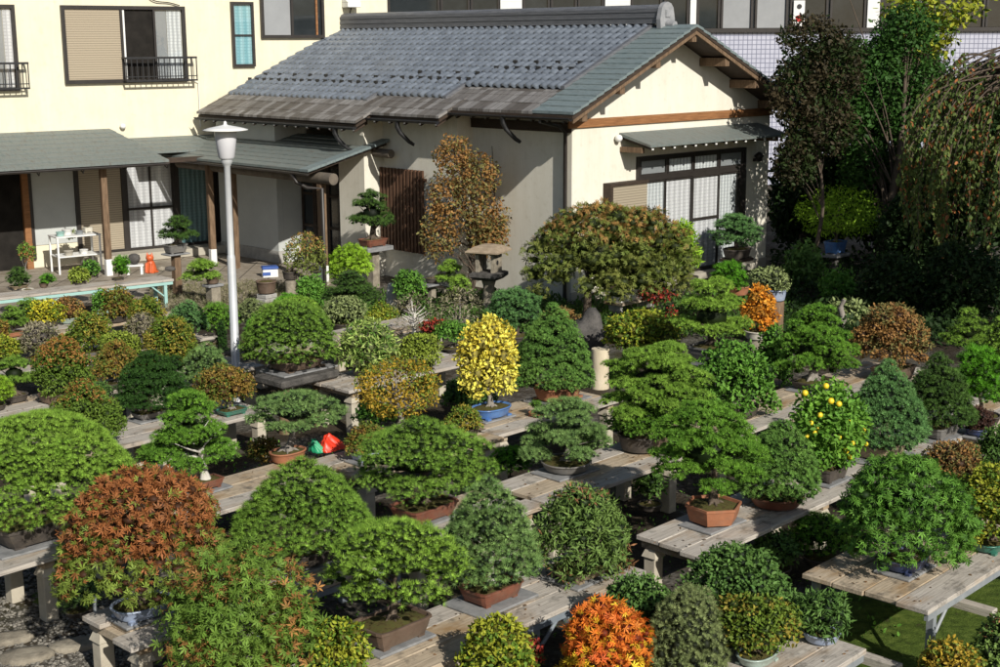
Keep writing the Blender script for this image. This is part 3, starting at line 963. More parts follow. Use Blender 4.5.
# middle rows
pl('huge clumped juniper with a lower skirt beside the front gap', JB, 'dome', (602, 343, 710, 432), (648, 449), ('round', 46, .5, 'brown'), 'scale', 'cedar', group=G2, npad=34, rp=.28, cover=2.6)
pl('low skirt shaped juniper in a round brown pot', JB, 'dome', (604, 406, 692, 443), (640, 450), ('round', 44, .4, 'dark'), 'scale', 'jun', group=G2, npad=34, rp=.24)
pl('bright broad leafed dome between the huge juniper and green juniper', LB, 'dome', (694, 344, 777, 418), (738, 416), ('round', 40, .3, 'dark'), 'leaf', 'mapleg', group=G2, size=.05, cover=2.6)
pl('spreading round topped pine with low arm in a square grey pot', PB, 'wide', (670, 281, 752, 352), (714, 358), ('rect', 58, .28, 'grey'), 'needle', 'pinel', group=G2, z=.7, trunk=.13)
pl('upright green juniper with a pale grey trunk', JB, 'egg', (777, 303, 854, 384), (812, 389), ('rect', 46, .2, 'dark'), 'scale', 'jun', group=G2, npad=22, rp=.36, trunk=.13, stems='bark_grey', slab=54)
pl('dense pointed cypress cone in a low oval terracotta pot', 'cypress_bonsai', 'cone', (514, 301, 594, 396), (558, 400), ('oval', 56, .26, 'terra'), 'scale', 'cyp', group=G2, slab=66)
pl('bright yellow upright tree in a round bright blue pot', 'yellow_bonsai', 'ball', (456, 318, 518, 402), (491, 418), ('oval', 46, .24, 'blue'), 'leaf', 'yellow', group=G2, slab=48, size=.045, cover=2.4, npad=36, rp=.27, trunk=.1, stems='bark_grey')
pl('tiny curved white stem with a tuft in a small terracotta saucer', 'seedling', 'ball', (530, 401, 542, 410), (536, 416), ('oval', 17, .3, 'terra'), 'needle', 'jun', group=G2, stems='deadwood', trunk=.4, tr=0)
pl('thin autumn tree with golden leaves over spreading grey limbs', 'autumn_bonsai', 'shell', (354, 357, 442, 418), (398, 437), ('oval', 44, .16, 'dark'), 'leaf', 'ygold', group=G2, size=.034, cover=1.5, npad=40, trunk=.12, tr=16, stems='bark_grey', soil='moss')
pl('small yellow green cone left of the bright blue pot', AB, 'cone', (446, 402, 483, 432), (465, 436), ('rect', 30, .3, 'dark'), 'leaf', 'azy', group=G2, size=.025)
pl('small reddish green mound in a grey blue pot beside the red cover', AB, 'dome', (346, 424, 386, 457), (366, 461), ('rect', 32, .28, 'palebl'), 'leaf', 'azr', group=G2, size=.025, slab=40)
pl('loose blue green pine in a round grey pot on the two plank bench', PB, 'open', (515, 399, 616, 474), (566, 472), ('round', 50, .2, 'grey'), 'needle', 'pineb', group=G2, slab=66, stems='bark_grey')
pl('wide blue green pine with a thick leaning trunk beside the red cover', PB, 'wide', (245, 391, 346, 440), (288, 461), ('oval', 40, .3, 'terra'), 'needle', 'pineb', group=G2, trunk=.2, stems='bark_grey')
pl('juniper twisting round a bleached white trunk in a red brown pot', JB, 'pine', (142, 392, 238, 482), (206, 490), ('rect', 36, .3, 'red'), 'scale', 'jun', group=G2, slab=50, stems='deadwood', trunk=.085, tr=12)
pl('layered dark green spruce pyramid in a flat grey pot', 'spruce_bonsai', 'tiers', (113, 351, 189, 412), (150, 419), ('rect', 38, .2, 'grey'), 'scale', 'deep', group=G2, slab=44, cover=2.6)
pl('reddish brown bush in a long green tray pot by the lamp post', AB, 'ball', (194, 364, 254, 408), (232, 414), ('rect', 32, .2, 'green'), 'leaf', 'azr', group=G2, size=.026)
pl('rusty topped green azalea above the great pine dome', AB, 'cone', (46, 374, 120, 444), (85, 450), ('rect', 44, .25, 'dark'), 'leaf', 'azo', group=G2, size=.026)
pl('orange topped dark green dome on the fifth row', AB, 'dome', (31, 339, 92, 396), (58, 401), ('oval', 40, .25, 'brown'), 'leaf', 'azo', group=G2, size=.026)
pl('soft green pine with a short thick trunk at the left edge', PB, 'wide', (-8, 354, 36, 394), (15, 402), ('oval', 28, .3, 'dark'), 'needle', 'pine', group=G2, trunk=.2)
pl('light green tuft at the left edge below the soft green pine', PB, 'dome', (-22, 378, 15, 405), (-4, 410), ('round', 20, .3, 'dark'), 'needle', 'lime', group=G2)
pl('grey twiggy shrub without leaves at the left', 'twiggy_shrub', 'ball', (20, 321, 61, 358), (40, 363), ('oval', 30, .25, 'dark'), 'long', 'twig', group=G2, size=.05, core=True)
pl('grey azalea mound with a yellowish top', AB, 'dome', (69, 311, 113, 353), (92, 357), ('rect', 38, .2, 'grey'), 'leaf', 'azy', group=G2, size=.025)
pl('orange speckled azalea beside the layered pyramid', AB, 'cone', (93, 338, 141, 381), (117, 388), ('rect', 30, .25, 'dark'), 'leaf', 'azr', group=G2, size=.025)
pl('plain green dome behind the orange speckled azalea', AB, 'dome', (100, 332, 144, 362), (122, 372), ('oval', 34, .2, 'palebl'), 'leaf', 'olive', group=G2, size=.024)
pl('green azalea with a yellow flecked flank', AB, 'dome', (144, 316, 199, 370), (172, 374), ('oval', 36, .25, 'white'), 'leaf', 'azy', group=G2, size=.027)
pl('small grey green pine by the foot of the lamp post', PB, 'dome', (182, 347, 230, 388), (205, 392), ('rect', 30, .25, 'dark'), 'needle', 'pineb', group=G2)
pl('broad flat domed pine on the thick stone table', PB, 'dome', (243, 303, 337, 367), (297, 369), ('oval', 62, .17, 'brown'), 'needle', 'pine', group=G2, z=.72, slab=76)
pl('pale variegated shrub with drooping leaves', LB, 'ball', (338, 319, 398, 374), (366, 376), ('round', 26, .3, 'dark'), 'long', 'varieg', group=G2, size=.07, cover=3)
pl('olive green dome on the fourth row bench', AB, 'dome', (397, 334, 443, 367), (420, 370), ('oval', 32, .2, 'dark'), 'leaf', 'olive', group=G2, size=.024)

# back rows on the left
pl('bright yellow leaved bush near the long veranda bench', 'yellow_shrub', 'ball', (28, 299, 66, 325), (48, 326), ('round', 22, .3, 'dark'), 'leaf', 'lemon', group=G3, size=.035)
pl('rust coloured mound beside the bright yellow bush', AB, 'dome', (52, 297, 83, 321), (68, 323), ('round', 20, .3, 'celadon'), 'leaf', 'rust', group=G3, size=.026)
pl('green tuft behind the bright yellow bush', PB, 'dome', (17, 299, 43, 323), (30, 325), ('round', 18, .3, 'dark'), 'needle', 'pine', group=G3)
pl('low green pine with a red pot at the left edge', PB, 'wide', (-2, 307, 27, 332), (13, 337), ('rect', 20, .3, 'terra'), 'needle', 'pine', group=G3)
pl('yellow green bush at the left edge above the soft pine', AB, 'dome', (-14, 335, 17, 362), (2, 366), ('round', 20, .3, 'dark'), 'leaf', 'yg', group=G3, size=.026)
pl('orange tinted bush at the left edge on the sixth row', AB, 'dome', (-12, 320, 10, 340), (-2, 346), ('round', 16, .3, 'dark'), 'leaf', 'azr', group=G3, size=.026)
pl('orange and green mound in a round dark pot', AB, 'dome', (100, 288, 136, 320), (115, 322), ('round', 24, .3, 'dark'), 'leaf', 'azr', group=G3, size=.026)
pl('dark green lobe beside the orange and green mound', AB, 'ball', (91, 290, 113, 312), (103, 322), ('round', 14, .3, 'dark'), 'leaf', 'mapleg', group=G3, size=.026)
pl('grey mound with a rusty yellow top on the seventh row', AB, 'dome', (124, 299, 168, 338), (146, 342), ('oval', 30, .2, 'dark'), 'leaf', 'azy', group=G3, size=.025)
pl('grey twiggy mound below the rusty yellow top', 'twiggy_shrub', 'dome', (126, 314, 160, 340), (143, 348), ('oval', 24, .2, 'dark'), 'long', 'twig', group=G3, size=.045)
pl('soft blue green juniper pads left of the lamp post', JB, 'dome', (168, 304, 206, 338), (188, 346), ('oval', 26, .2, 'dark'), 'scale', 'spruce', group=G3)
pl('low bright green mound touching the lamp post', JB, 'dome', (195, 305, 238, 336), (216, 348), ('oval', 28, .2, 'dark'), 'scale', 'jun', group=G3, z=.4)
pl('grey green mound right of the lamp post', PB, 'dome', (233, 301, 272, 330), (252, 345), ('oval', 26, .2, 'dark'), 'needle', 'greyg', group=G3, z=.4)
pl('grassy upright green tuft right of the lamp post', PB, 'egg', (246, 314, 272, 342), (259, 356), ('round', 16, .3, 'dark'), 'needle', 'grass', group=G3, z=.5)
pl('bright mossy green mound below the empty pot', JB, 'dome', (270, 295, 304, 324), (288, 345), ('round', 24, .2, 'dark'), 'needle', 'grass', group=G3, z=.4)
pl('yellowish green mound right of the mossy one', JB, 'dome', (276, 299, 322, 330), (300, 350), ('round', 30, .2, 'dark'), 'scale', 'pinel', group=G3, z=.4)
pl('slim dark green cone beside the lamp post', 'cypress_bonsai', 'egg', (216, 321, 227, 354), (221, 358), ('round', 8, .5, 'dark'), 'scale', 'deep', group=G3, z=.5)
pl('weeping bright lime maple by the entrance post', MBn, 'dome', (329, 245, 373, 280), (350, 290), ('round', 26, .3, 'dark'), 'maple', 'lime', group=G3, z=.3, size=.06)
pl('dark cloud pruned pine below the lime maple', PB, 'pine', (322, 272, 380, 308), (350, 318), ('oval', 30, .3, 'dark'), 'needle', 'dark', group=G3, z=.3)
pl('dim grey green shrub below the cloud pruned pine', LB, 'ball', (322, 295, 368, 326), (344, 330), ('round', 26, .3, 'dark'), 'leaf', 'greyg', group=G3, z=.2, size=.035)
pl('light green mound with yellow tips behind the variegated shrub', AB, 'ball', (366, 303, 398, 330), (382, 336), ('round', 22, .3, 'dark'), 'leaf', 'yg', group=G3, z=.3, size=.035)
pl('bare white branched tree among the shrubs', 'bare_bonsai', 'shell', (391, 291, 438, 333), (414, 338), ('oval', 24, .2, 'grey'), 'long', 'twig', group=G3, size=.05, cover=.35, tr=26, stems='deadwood', trunk=.1)
pl('little scarlet leaved shrub beside the bare white tree', 'red_shrub', 'ball', (420, 318, 450, 337), (434, 342), ('round', 14, .3, 'dark'), 'leaf', 'redp', group=G3, size=.04)
pl('tall grey twiggy shrub with sparse green leaves', 'twiggy_shrub', 'shell', (434, 286, 486, 345), (458, 350), ('oval', 26, .2, 'dark'), 'long', 'twig', group=G3, size=.06, cover=.8, tr=26, stems='bark_grey', z=.4)
pl('low green mound at the foot of the grey twiggy shrub', AB, 'dome', (433, 322, 472, 343), (452, 352), ('oval', 24, .2, 'dark'), 'leaf', 'mapleg', group=G3, size=.03, z=.5)
pl('plump round topiary of clipped juniper', JB, 'ball', (489, 288, 541, 336), (516, 342), ('round', 30, .25, 'dark'), 'scale', 'spruce', group=G3, npad=40, rp=.3)
pl('low orange shrub beneath the wide maple', 'orange_shrub', 'dome', (538, 308, 580, 338), (560, 345), ('round', 24, .3, 'dark'), 'leaf', 'rust', group=G3, size=.04, z=.2)
pl('yellow flecked variegated bush behind the huge juniper', LB, 'ball', (603, 310, 682, 356), (642, 366), ('round', 40, .3, 'dark'), 'leaf', 'yg', group=G3, size=.05, z=.3)
pl('pink red leaved sprig behind the spreading pine', 'red_shrub', 'egg', (664, 306, 678, 332), (671, 350), ('round', 10, .4, 'dark'), 'leaf', 'redp', group=G3, size=.04, z=.5)
pl('grassy green pine tuft in a terracotta pot under the window', PB, 'dome', (709, 261, 748, 298), (737, 295), ('round', 24, .4, 'terra'), 'needle', 'grass', group=G3, z=.6, size=.055, rp=.3, npad=26)
pl('dark twiggy shrub in a grey pot on a stump', 'twiggy_shrub', 'ball', (748, 266, 792, 294), (776, 301), ('round', 20, .6, 'palebl'), 'leaf', 'greyg', group=G3, z=.75, size=.04, tr=18, stems='bark_grey')
pl('golden orange shrub in a cream bowl', 'orange_shrub', 'egg', (740, 285, 778, 333), (757, 339), ('round', 26, .35, 'white'), 'leaf', 'marig', group=G3, z=.7, size=.05, npad=14, rp=.34)
pl('leafy green shrubs rising left of the upright juniper', LB, 'egg', (755, 325, 792, 385), (772, 395), ('round', 20, .3, 'dark'), 'leaf', 'mapleg', group=G3, z=.2, size=.045)

pl('small lime tuft right of the grey twiggy shrub at the left', PB, 'dome', (60, 334, 79, 351), (69, 353), ('round', 13, .3, 'dark'), 'needle', 'lime', group=G3)
pl('low dark mound between the orange topped dome and the layered pyramid', LB, 'dome', (88, 383, 114, 404), (101, 410), ('oval', 20, .25, 'dark'), 'leaf', 'gloss', group=G2, size=.026)
pl('small dark green mound below the yellow flecked azalea', JB, 'dome', (160, 356, 186, 376), (173, 384), ('oval', 18, .25, 'dark'), 'scale', 'deep', group=G2)
pl('little olive mound at the left end of the sixth row', AB, 'dome', (4, 340, 28, 358), (16, 362), ('oval', 18, .25, 'dark'), 'leaf', 'olive', group=G3, size=.026)
pl('small green mound right of the rusty yellow topped mound', JB, 'dome', (164, 328, 188, 346), (176, 352), ('oval', 18, .25, 'dark'), 'scale', 'jun', group=G3)
pl('dark leafy mound in front of the foot of the lamp post', LB, 'dome', (214, 388, 236, 402), (222, 404), ('oval', 14, .25, 'dark'), 'leaf', 'gloss', group=G2, z=.3, size=.03)

# under and behind the benches
pl('shadowed dark shrub under the long plank bench', LB, 'dome', (750, 532, 800, 570), (776, 575), ('round', 30, .3, 'dark'), 'leaf', 'gloss', z=.1, size=.035)
pl('shadowed green mound under the long plank bench', JB, 'dome', (788, 516, 850, 560), (820, 566), ('round', 36, .3, 'dark'), 'scale', 'jun', z=.1)
pl('dim pine beneath the corner bench at the left', PB, 'dome', (58, 580, 102, 614), (80, 616), ('oval', 30, .25, 'dark'), 'needle', 'pineb', z=.1)
pl('fresh green tuft in the gap behind the two plank bench', PB, 'dome', (488, 448, 534, 476), (512, 490), ('round', 26, .3, 'dark'), 'needle', 'grass', z=.15)
pl('low green mound under the thin autumn tree', LB, 'dome', (352, 402, 404, 428), (378, 446), ('round', 26, .3, 'dark'), 'leaf', 'mapleg', z=.15, size=.04)
pl('reddish low shrub behind the wide leaning pine', AB, 'dome', (246, 438, 282, 466), (264, 480), ('round', 20, .3, 'dark'), 'leaf', 'azr', z=.15, size=.03)
pl('dark bushy shrub behind the bright yellow tree', LB, 'dome', (440, 378, 500, 412), (470, 424), ('round', 30, .3, 'dark'), 'leaf', 'dark', z=.15, size=.04)
pl('dark shrub in the shade under the second row', LB, 'dome', (632, 468, 668, 500), (650, 510), ('round', 24, .3, 'dark'), 'leaf', 'dark', z=.1, size=.04)

# fruits of the citrus
e_, B_, h_, C_ = _ct
rfr = random.Random(5)
for (px, py) in [(826, 386), (831, 401), (839, 404), (811, 423), (817, 428), (815, 433), (807, 436), (849, 422), (863, 431), (839, 430), (839, 437), (866, 444), (846, 451), (850, 457), (853, 443), (805, 393), (820, 415)]:
    q = V(px, py, B_) - np.array(B_)
    off = np.array([0, -1, .35]) * rfr.uniform(.55, .85) * h_[0] * math.sqrt(max(.1, 1 - ((q[0] - C_[0]) / h_[0]) ** 2 - ((q[2] - C_[2]) / h_[2]) ** 2 * .8))
    # keep the sight line: slide along it towards the viewer
    dr = ray(px, py); dr = dr / abs(dr[1])
    q = q + dr * off[1]
    fr = MB().lathe([(.002, -.034), (.02, -.03), (.034, -.012), (.036, .004), (.028, .024), (.012, .033), (.002, .034)], 12).build('fruit', None or M.setdefault('fruit', mottled('yellow_citrus_skin', (.80, .56, .02), (.88, .66, .04), 30, .45, .1, .5)), e_)
    fr.location = Vector(q); fr.scale = (rfr.uniform(.62, .9),) * 3; fr.rotation_euler = (rfr.uniform(-.6, .6), rfr.uniform(-.6, .6), 0)

# ------------------------------------------------------------------ building materials
def render_wall(name, c1, c2):
    b = NB(name)
    v = b.coord(rnd=False)
    base = b.ramp(b.noise(v, 1.4, 6, .65), [(.3, c1), (.7, c2)])
    st = b.noise(b.coord((2.2, 2.2, .3), rnd=False), 1.6, 7, .75)
    base = b.mix(base, b.ramp(st, [(.36, (.93, .92, .895)), (.6, (1, 1, 1))]), 1.0, 'MULTIPLY')
    sp = b.noise(v, 7, 4, .6)
    base = b.mix(base, b.ramp(sp, [(.25, (.90, .89, .86)), (.45, (1, 1, 1))]), 1.0, 'MULTIPLY')
    b.col(base); b.rough(.92, .15); b.bump(b.noise(v, 45, 4, .7), .25, .006)
    return b.m
M['cream'] = render_wall('cream_render', (.73, .68, .52), (.79, .74, .58))
M['cream2'] = render_wall('pale_cream_render', (.71, .68, .585), (.77, .74, .65))
M['greywall'] = mottled('grey_render', (.46, .48, .47), (.53, .55, .53), 2, .9, .15, .15)
M['found'] = mottled('foundation', (.36, .33, .27), (.46, .43, .36), 3, .9, .2)
M['darkwood'] = mottled('dark_wood', (.028, .020, .015), (.065, .045, .032), 6, .7, .3, .3, (1, 1, 6))
M['brownwood'] = mottled('brown_wood', (.17, .075, .03), (.36, .17, .07), 3, .7, .3, .3, (1.2, 14, 14))
M['oldwood'] = mottled('old_wood', (.10, .065, .04), (.24, .16, .10), 4, .8, .4, .2, (6, 6, 1.2))
M['frame'] = mottled('dark_bronze_frame', (.022, .018, .016), (.035, .03, .027), 5, .45, .02, .5)
M['black'] = mottled('black_metal', (.012, .012, .013), (.022, .022, .024), 5, .5, .02, .5)
M['white'] = mottled('white_paint', (.72, .72, .70), (.80, .80, .78), 4, .45, .04, .4)
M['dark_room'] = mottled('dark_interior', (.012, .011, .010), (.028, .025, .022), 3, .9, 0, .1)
M['logw'] = mottled('grey_log', (.10, .085, .07), (.19, .16, .125), 5, .85, .4, .2)
M['slatw'] = mottled('lattice_wood', (.07, .035, .02), (.14, .075, .045), 5, .7, .3, .3, (5, 5, 1))

def copper(name, c1, c2, c3, stretch, scale=3):
    return mottled(name, c1, c2, scale, .55, .15, .4, stretch, .004, .0, c3)
M['copper_green'] = copper('green_copper', (.10, .135, .14), (.19, .235, .24), (.10, .115, .11), (7, 1.0, 1), 4)
M['porch_copper'] = copper('grey_green_copper', (.10, .125, .12), (.17, .195, .185), (.115, .105, .09), (4, 1.0, 1), 4)
def shingle():
    b = NB('stained_copper_shingle')
    tc = b.n('ShaderNodeTexCoord'); mp = b.n('ShaderNodeMapping'); b.l(tc.outputs['Object'], mp.inputs[0])
    mp.inputs[2].default_value = (0, 0, PI / 2)
    br = b.n('ShaderNodeTexBrick')
    for k, v in (('Scale', 1), ('Brick Width', .17), ('Row Height', .42), ('Mortar Size', .005), ('Bias', 0)):
        br.inputs[k].default_value = v
    br.inputs['Color1'].default_value = (.10, .09, .08, 1)
    br.inputs['Color2'].default_value = (.27, .27, .27, 1)
    br.inputs['Mortar'].default_value = (.05, .045, .04, 1)
    b.l(mp.outputs[0], br.inputs['Vector'])
    n = b.noise(b.coord((2, 9, 1), rnd=False), 2.5, 6, .7)
    b.col(b.mix(br.outputs[0], b.ramp(n, [(.3, (.55, .52, .5)), (.7, (1.25, 1.2, 1.15))]), 1.0, 'MULTIPLY'))
    b.rough(.6, .35); b.bump(br.outputs['Fac'], .3, .01)
    return b.m
M['shingle'] = shingle()
def shutter(name, c, period=.05):
    b = NB(name)
    v = b.coord(rnd=False)
    wv = b.n('ShaderNodeTexWave', wave_type='BANDS', bands_direction='Z', wave_profile='SAW')
    wv.inputs['Scale'].default_value = .314 / period
    b.l(v, wv.inputs['Vector'])
    b.col(b.mix(c, tuple(q * .45 for q in c), b.ramp(wv.outputs[1], [(.62, (0, 0, 0)), (.95, (1, 1, 1))])))
    b.rough(.6, .3); b.bump(wv.outputs[1], .6, .02)
    return b.m
M['shut_tan'] = shutter('tan_shutter', (.46, .39, .29))
M['shut_tan2'] = shutter('tan_shutter_low', (.42, .36, .27))
def curtain(name, c1, c2, freq=9, direction='X'):
    b = NB(name)
    v = b.coord(rnd=False)
    wv = b.n('ShaderNodeTexWave', wave_type='BANDS', bands_direction=direction)
    wv.inputs['Scale'].default_value = freq / 3
    wv.inputs['Distortion'].default_value = 1.2
    wv.inputs['Detail'].default_value = 2
    b.l(v, wv.inputs['Vector'])
    c = b.ramp(wv.outputs[1], [(.2, c1), (.8, c2)])
    ck = b.n('ShaderNodeTexBrick')
    for k, q in (('Scale', 1), ('Brick Width', .09), ('Row Height', .07), ('Mortar Size', .012)):
        ck.inputs[k].default_value = q
    ck.offset = 0
    ck.inputs['Color1'].default_value = (1, 1, 1, 1); ck.inputs['Color2'].default_value = (.95, .95, .95, 1); ck.inputs['Mortar'].default_value = (.8, .8, .82, 1)
    mp = b.n('ShaderNodeMapping'); mp.inputs[2].default_value = (PI / 2, 0, 0)
    b.l(v, mp.inputs[0]); b.l(mp.outputs[0], ck.inputs['Vector'])
    b.col(b.mix(c, ck.outputs[0], 1.0, 'MULTIPLY'))
    b.rough(.9, .1); b.bump(wv.outputs[1], .6, .03)
    return b.m
M['cur_white'] = curtain('white_curtain', (.55, .57, .58), (.78, .80, .80))
M['cur_grey'] = curtain('grey_lace_curtain', (.62, .61, .62), (.78, .77, .78), 6)
M['cur_teal'] = curtain('teal_curtain', (.10, .20, .21), (.20, .33, .34), 8)
M['cur_cyan'] = curtain('cyan_curtain', (.25, .50, .55), (.38, .62, .66), 5)
M['frost'] = mottled('frosted_glass', (.26, .27, .28), (.32, .33, .34), 1.5, .35, 0, .5)
def glass():
    b = NB('window_glass')
    b.t.nodes.remove(b.b)
    tr = b.n('ShaderNodeBsdfTransparent'); gl = b.n('ShaderNodeBsdfGlossy'); gl.inputs['Roughness'].default_value = .02
    tr.inputs[0].default_value = (.97, .98, .98, 1)
    mx = b.n('ShaderNodeMixShader')
    mx.inputs[0].default_value = .06
    b.l(tr.outputs[0], mx.inputs[1]); b.l(gl.outputs[0], mx.inputs[2])
    b.l(mx.outputs[0], b.out.inputs[0])
    return b.m
M['glass'] = glass()
M['darkglass'] = mottled('dark_window_glass', (.012, .016, .018), (.03, .036, .04), 1.2, .08, 0, .6)
def tilemat():
    b = NB('glazed_roof_tile')
    a = b.n('ShaderNodeVertexColor', layer_name='Col')
    n = b.noise(b.coord(rnd=False), 6, 5, .7)
    n2 = b.noise(b.coord(rnd=False), .8, 4, .6)
    c = b.mix(a.outputs[0], b.ramp(n, [(.3, (.7, .7, .7)), (.7, (1.15, 1.15, 1.15))]), 1.0, 'MULTIPLY')
    c = b.mix(c, (.20, .18, .14), b.ramp(n2, [(.58, (0, 0, 0)), (.78, (.25, .25, .25))]))
    b.col(c); b.rough(.38, .5)
    return b.m
M['tile'] = tilemat()
M['ridge'] = mottled('ridge_tile', (.085, .09, .10), (.16, .165, .18), 5, .5, .3, .4, (1, .6, 8))

# ------------------------------------------------------------------ the tiled house
HC0 = np.array([1.33, 25.52, 0])
HA = math.radians(44)
house = empty('tiled_house', HC0, HA, 'single storey cream house with blue grey pantile roof and green copper edges', 'house')
RK, RU, RZ0 = .4485, 2.7, 5.1
def rz(u): return RZ0 - RK * abs(RU - u)

b = MB()
pr = [(0, .0), (6.15, .0), (6.15, rz(6.15) - .16), (RU, RZ0 - .16), (0, rz(0) - .16)]
b.add([(u, 0, z) for u, z in pr] + [(u, .15, z) for u, z in pr], [(0, 1, 2, 3, 4), (9, 8, 7, 6, 5)] + [(i, i + 5, (i + 1) % 5 + 5, (i + 1) % 5) for i in range(5)])
b.build('gable_wall', M['cream2'], house)
b = MB()
b.box(0, .15, .152, 2.67, 0, rz(0) - .17)
b.box(-.4, .148, 2.672, 2.82, 0, rz(-.4) - .17)
b.box(-.4, -.25, 2.822, 4.95, 0, rz(-.4) - .17)
b.box(-.9, -.252, 4.952, 5.1, 0, rz(-.9) - .17)
b.box(-.9, -.75, 5.102, 5.8, 0, rz(-.9) - .17)
b.build('front_wall', M['cream2'], house)
b = MB()
b.box(-1.05, -.9, 7.85, 10.15, .28, rz(-1.05) - .17)
b.box(-.898, -.2, 7.85, 8.0, 0, 3.2)
b.build('porch_wall', M['greywall'], house)
MB().box(-1.07, -.9, 7.83, 10.15, 0, .278).build('porch_plinth', M['concrete'], house)
MB().box(6.0, 6.15, .152, 9.5, 0, rz(6.15) - .17).build('rear_wall', M['cream2'], house)
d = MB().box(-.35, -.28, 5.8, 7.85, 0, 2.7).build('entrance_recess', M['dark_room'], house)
dr = MB()
for k in range(4):
    v0 = 5.9 + k * .48
    dr.box(-.42, -.37, v0, v0 + .06, 0.05, 2.2); dr.box(-.42, -.37, v0 + .42, v0 + .47, .05, 2.2)
for z in (.05, .8, 1.5, 2.14):
    dr.box(-.415, -.375, 5.9, 7.8, z, z + .06)
dd_ = dr.build('entrance_door', M['darkwood'], house)
MB().box(-.39, -.38, 5.95, 7.75, .1, 2.15).build('pane', M['darkglass'], dd_)
b = MB().box(-.03, 6.15, -.03, -.002, 0, .2)
b.box(1.9, 5.4, -.30, -.032, .06, .19)
b.build('foundation', M['found'], house)
MB().box(-.12, 6.16, -.045, -.004, 3.24, 3.40, .006).build('beam', M['brownwood'], house)
MB().box(-.05, -.004, .0, 2.66, 3.16, 3.34, .004).build('front_beam', M['darkwood'], house)

# --- pantiles
def pantiles(name, u0, u1, v0, v1, parent):
    r = np.random.default_rng(5)
    cw, tw = .24, .205
    ncol = int(round((v1 - v0) / tw)); tw = (v1 - v0) / ncol
    nrow = int(math.ceil((u1 - u0) / cw))
    S = 8
    sp = np.linspace(0, 1, S)
    prof = np.where(sp < .68, np.sin(PI * sp / .68) * .036, -np.sin(PI * (sp - .68) / .32) * .014)
    V_ = []; F_ = []; Cc = []
    for i in range(nrow):
        ul = u0 + i * cw; uh = min(ul + cw + .03, u1 + .02)
        for j in range(ncol):
            vv = v1 - (j + sp) * tw      # s runs to -v so the hump leans the way it does on the roof
            k = len(V_) * 0 + 4 * S * (i * ncol + j)
            jz = r.normal(0, .0015); ul = u0 + i * cw + r.normal(0, .005); vv = vv + r.normal(0, .003)
            zl = jz + RZ0 - RK * (RU - ul); zh = RZ0 - RK * (RU - uh)
            bow = -.022 * np.sin(PI * sp)          # rounded lower lip
            a = np.stack([np.full(S, ul) + bow, vv, zl + prof + .062 + RK * bow], 1)
            m_ = np.stack([np.full(S, ul + .03) , vv, zl + RK * .03 + prof + .064], 1)
            c = np.stack([np.full(S, uh), vv, zh + prof + .022], 1)
            lo = np.stack([np.full(S, ul) + bow + .004, vv, zl + prof * .9 + .012 + RK * bow], 1)
            V_.append(np.concatenate([lo, a, m_, c]))
            q = np.arange(S - 1)
            for g in range(3):
                F_.append(np.stack([k + g * S + q, k + g * S + q + 1, k + (g + 1) * S + q + 1, k + (g + 1) * S + q], 1)[:, ::-1])
            t = r.uniform(.87, 1.12)
            Cc.append(np.tile(np.array([.155, .178, .212]) * t, (4 * S, 1)))
    o = mesh_np(name, np.concatenate(V_), [np.concatenate(F_)], np.concatenate(Cc), M['tile'], parent)
    o.data.polygons.foreach_set('use_smooth', np.ones(len(o.data.polygons), bool))
    return o
EDGE = [(.1, .32, 3.0), (-.38, 3.0, 5.15), (-.62, 5.15, 10.25)]
for u0, v0, v1 in EDGE:
    pantiles('pantile_roof', u0, 2.62, v0, v1, house)
def slab(name, mat, u0, u1, v0, v1, h, th, parent=house, rows=1, lap=.008, fz=rz):
    b = MB()
    for k in range(rows):
        a = u0 + (u1 - u0) * k / rows; c = u0 + (u1 - u0) * (k + 1) / rows
        l = lap if rows > 1 else 0
        za, zc = fz(a) + h + l, fz(c) + h
        vs = [(a, v0, za - th), (c, v0, zc - th), (c, v1, zc - th), (a, v1, za - th), (a, v0, za), (c, v0, zc), (c, v1, zc), (a, v1, za)]
        b.add(vs, [(3, 2, 1, 0), (4, 5, 6, 7), (0, 1, 5, 4), (1, 2, 6, 5), (2, 3, 7, 6), (3, 0, 4, 7)])
    return b.build(name, mat, parent)
# roof boards under everything
b_ = slab('roof_board', M['darkwood'], -.68, 2.69, -.66, 10.3, -.06, .09)
slab('roof_board', M['darkwood'], 2.71, 6.3, -.66, 10.3, -.06, .09)
slab('roof_board', M['darkwood'], -1.03, -.685, 2.48, 10.3, -.06, .07)
slab('roof_board', M['darkwood'], -1.41, -1.035, 4.53, 10.3, -.06, .06)
slab('copper_eave', M['shingle'], -.72, .13, .31, 3.0, -.006, .05, rows=3)
slab('copper_eave', M['shingle'], -1.07, -.34, 2.45, 5.16, .010, .05, rows=3)
slab('copper_eave', M['shingle'], -1.45, -.58, 4.5, 10.3, .026, .05, rows=3)
slab('copper_verge', M['copper_green'], -.72, 2.7, -.7, .305, .0, .05, rows=17, lap=.02)
slab('copper_verge', M['copper_green'], 6.3, 2.7, -.7, .305, .0, .05, rows=17, lap=.02)
slab('verge_tile', M['ridge'], .08, 2.62, .27, .36, .07, .06)
slab('step_tile', M['ridge'], -.42, .1, 2.96, 3.06, .06, .06)
slab('step_tile', M['ridge'], -.66, -.38, 5.11, 5.21, .06, .06)
slab('rear_tile_roof', M['ridge'], 6.3, 2.75, .31, 10.3, .0, .05, rows=14, lap=.02)
# snow guards
for k in range(34):
    v = .7 + k * .29
    u0 = .1 if v < 3 else -.38 if v < 5.15 else -.62
    for q in ((.62,) if k % 2 else (.62, .86)):
        u = u0 + q
        MB().box(u - .015, u + .02, v - .05, v + .05, rz(u) + .04, rz(u) + .115).build('snow_guard', M['black'], house)
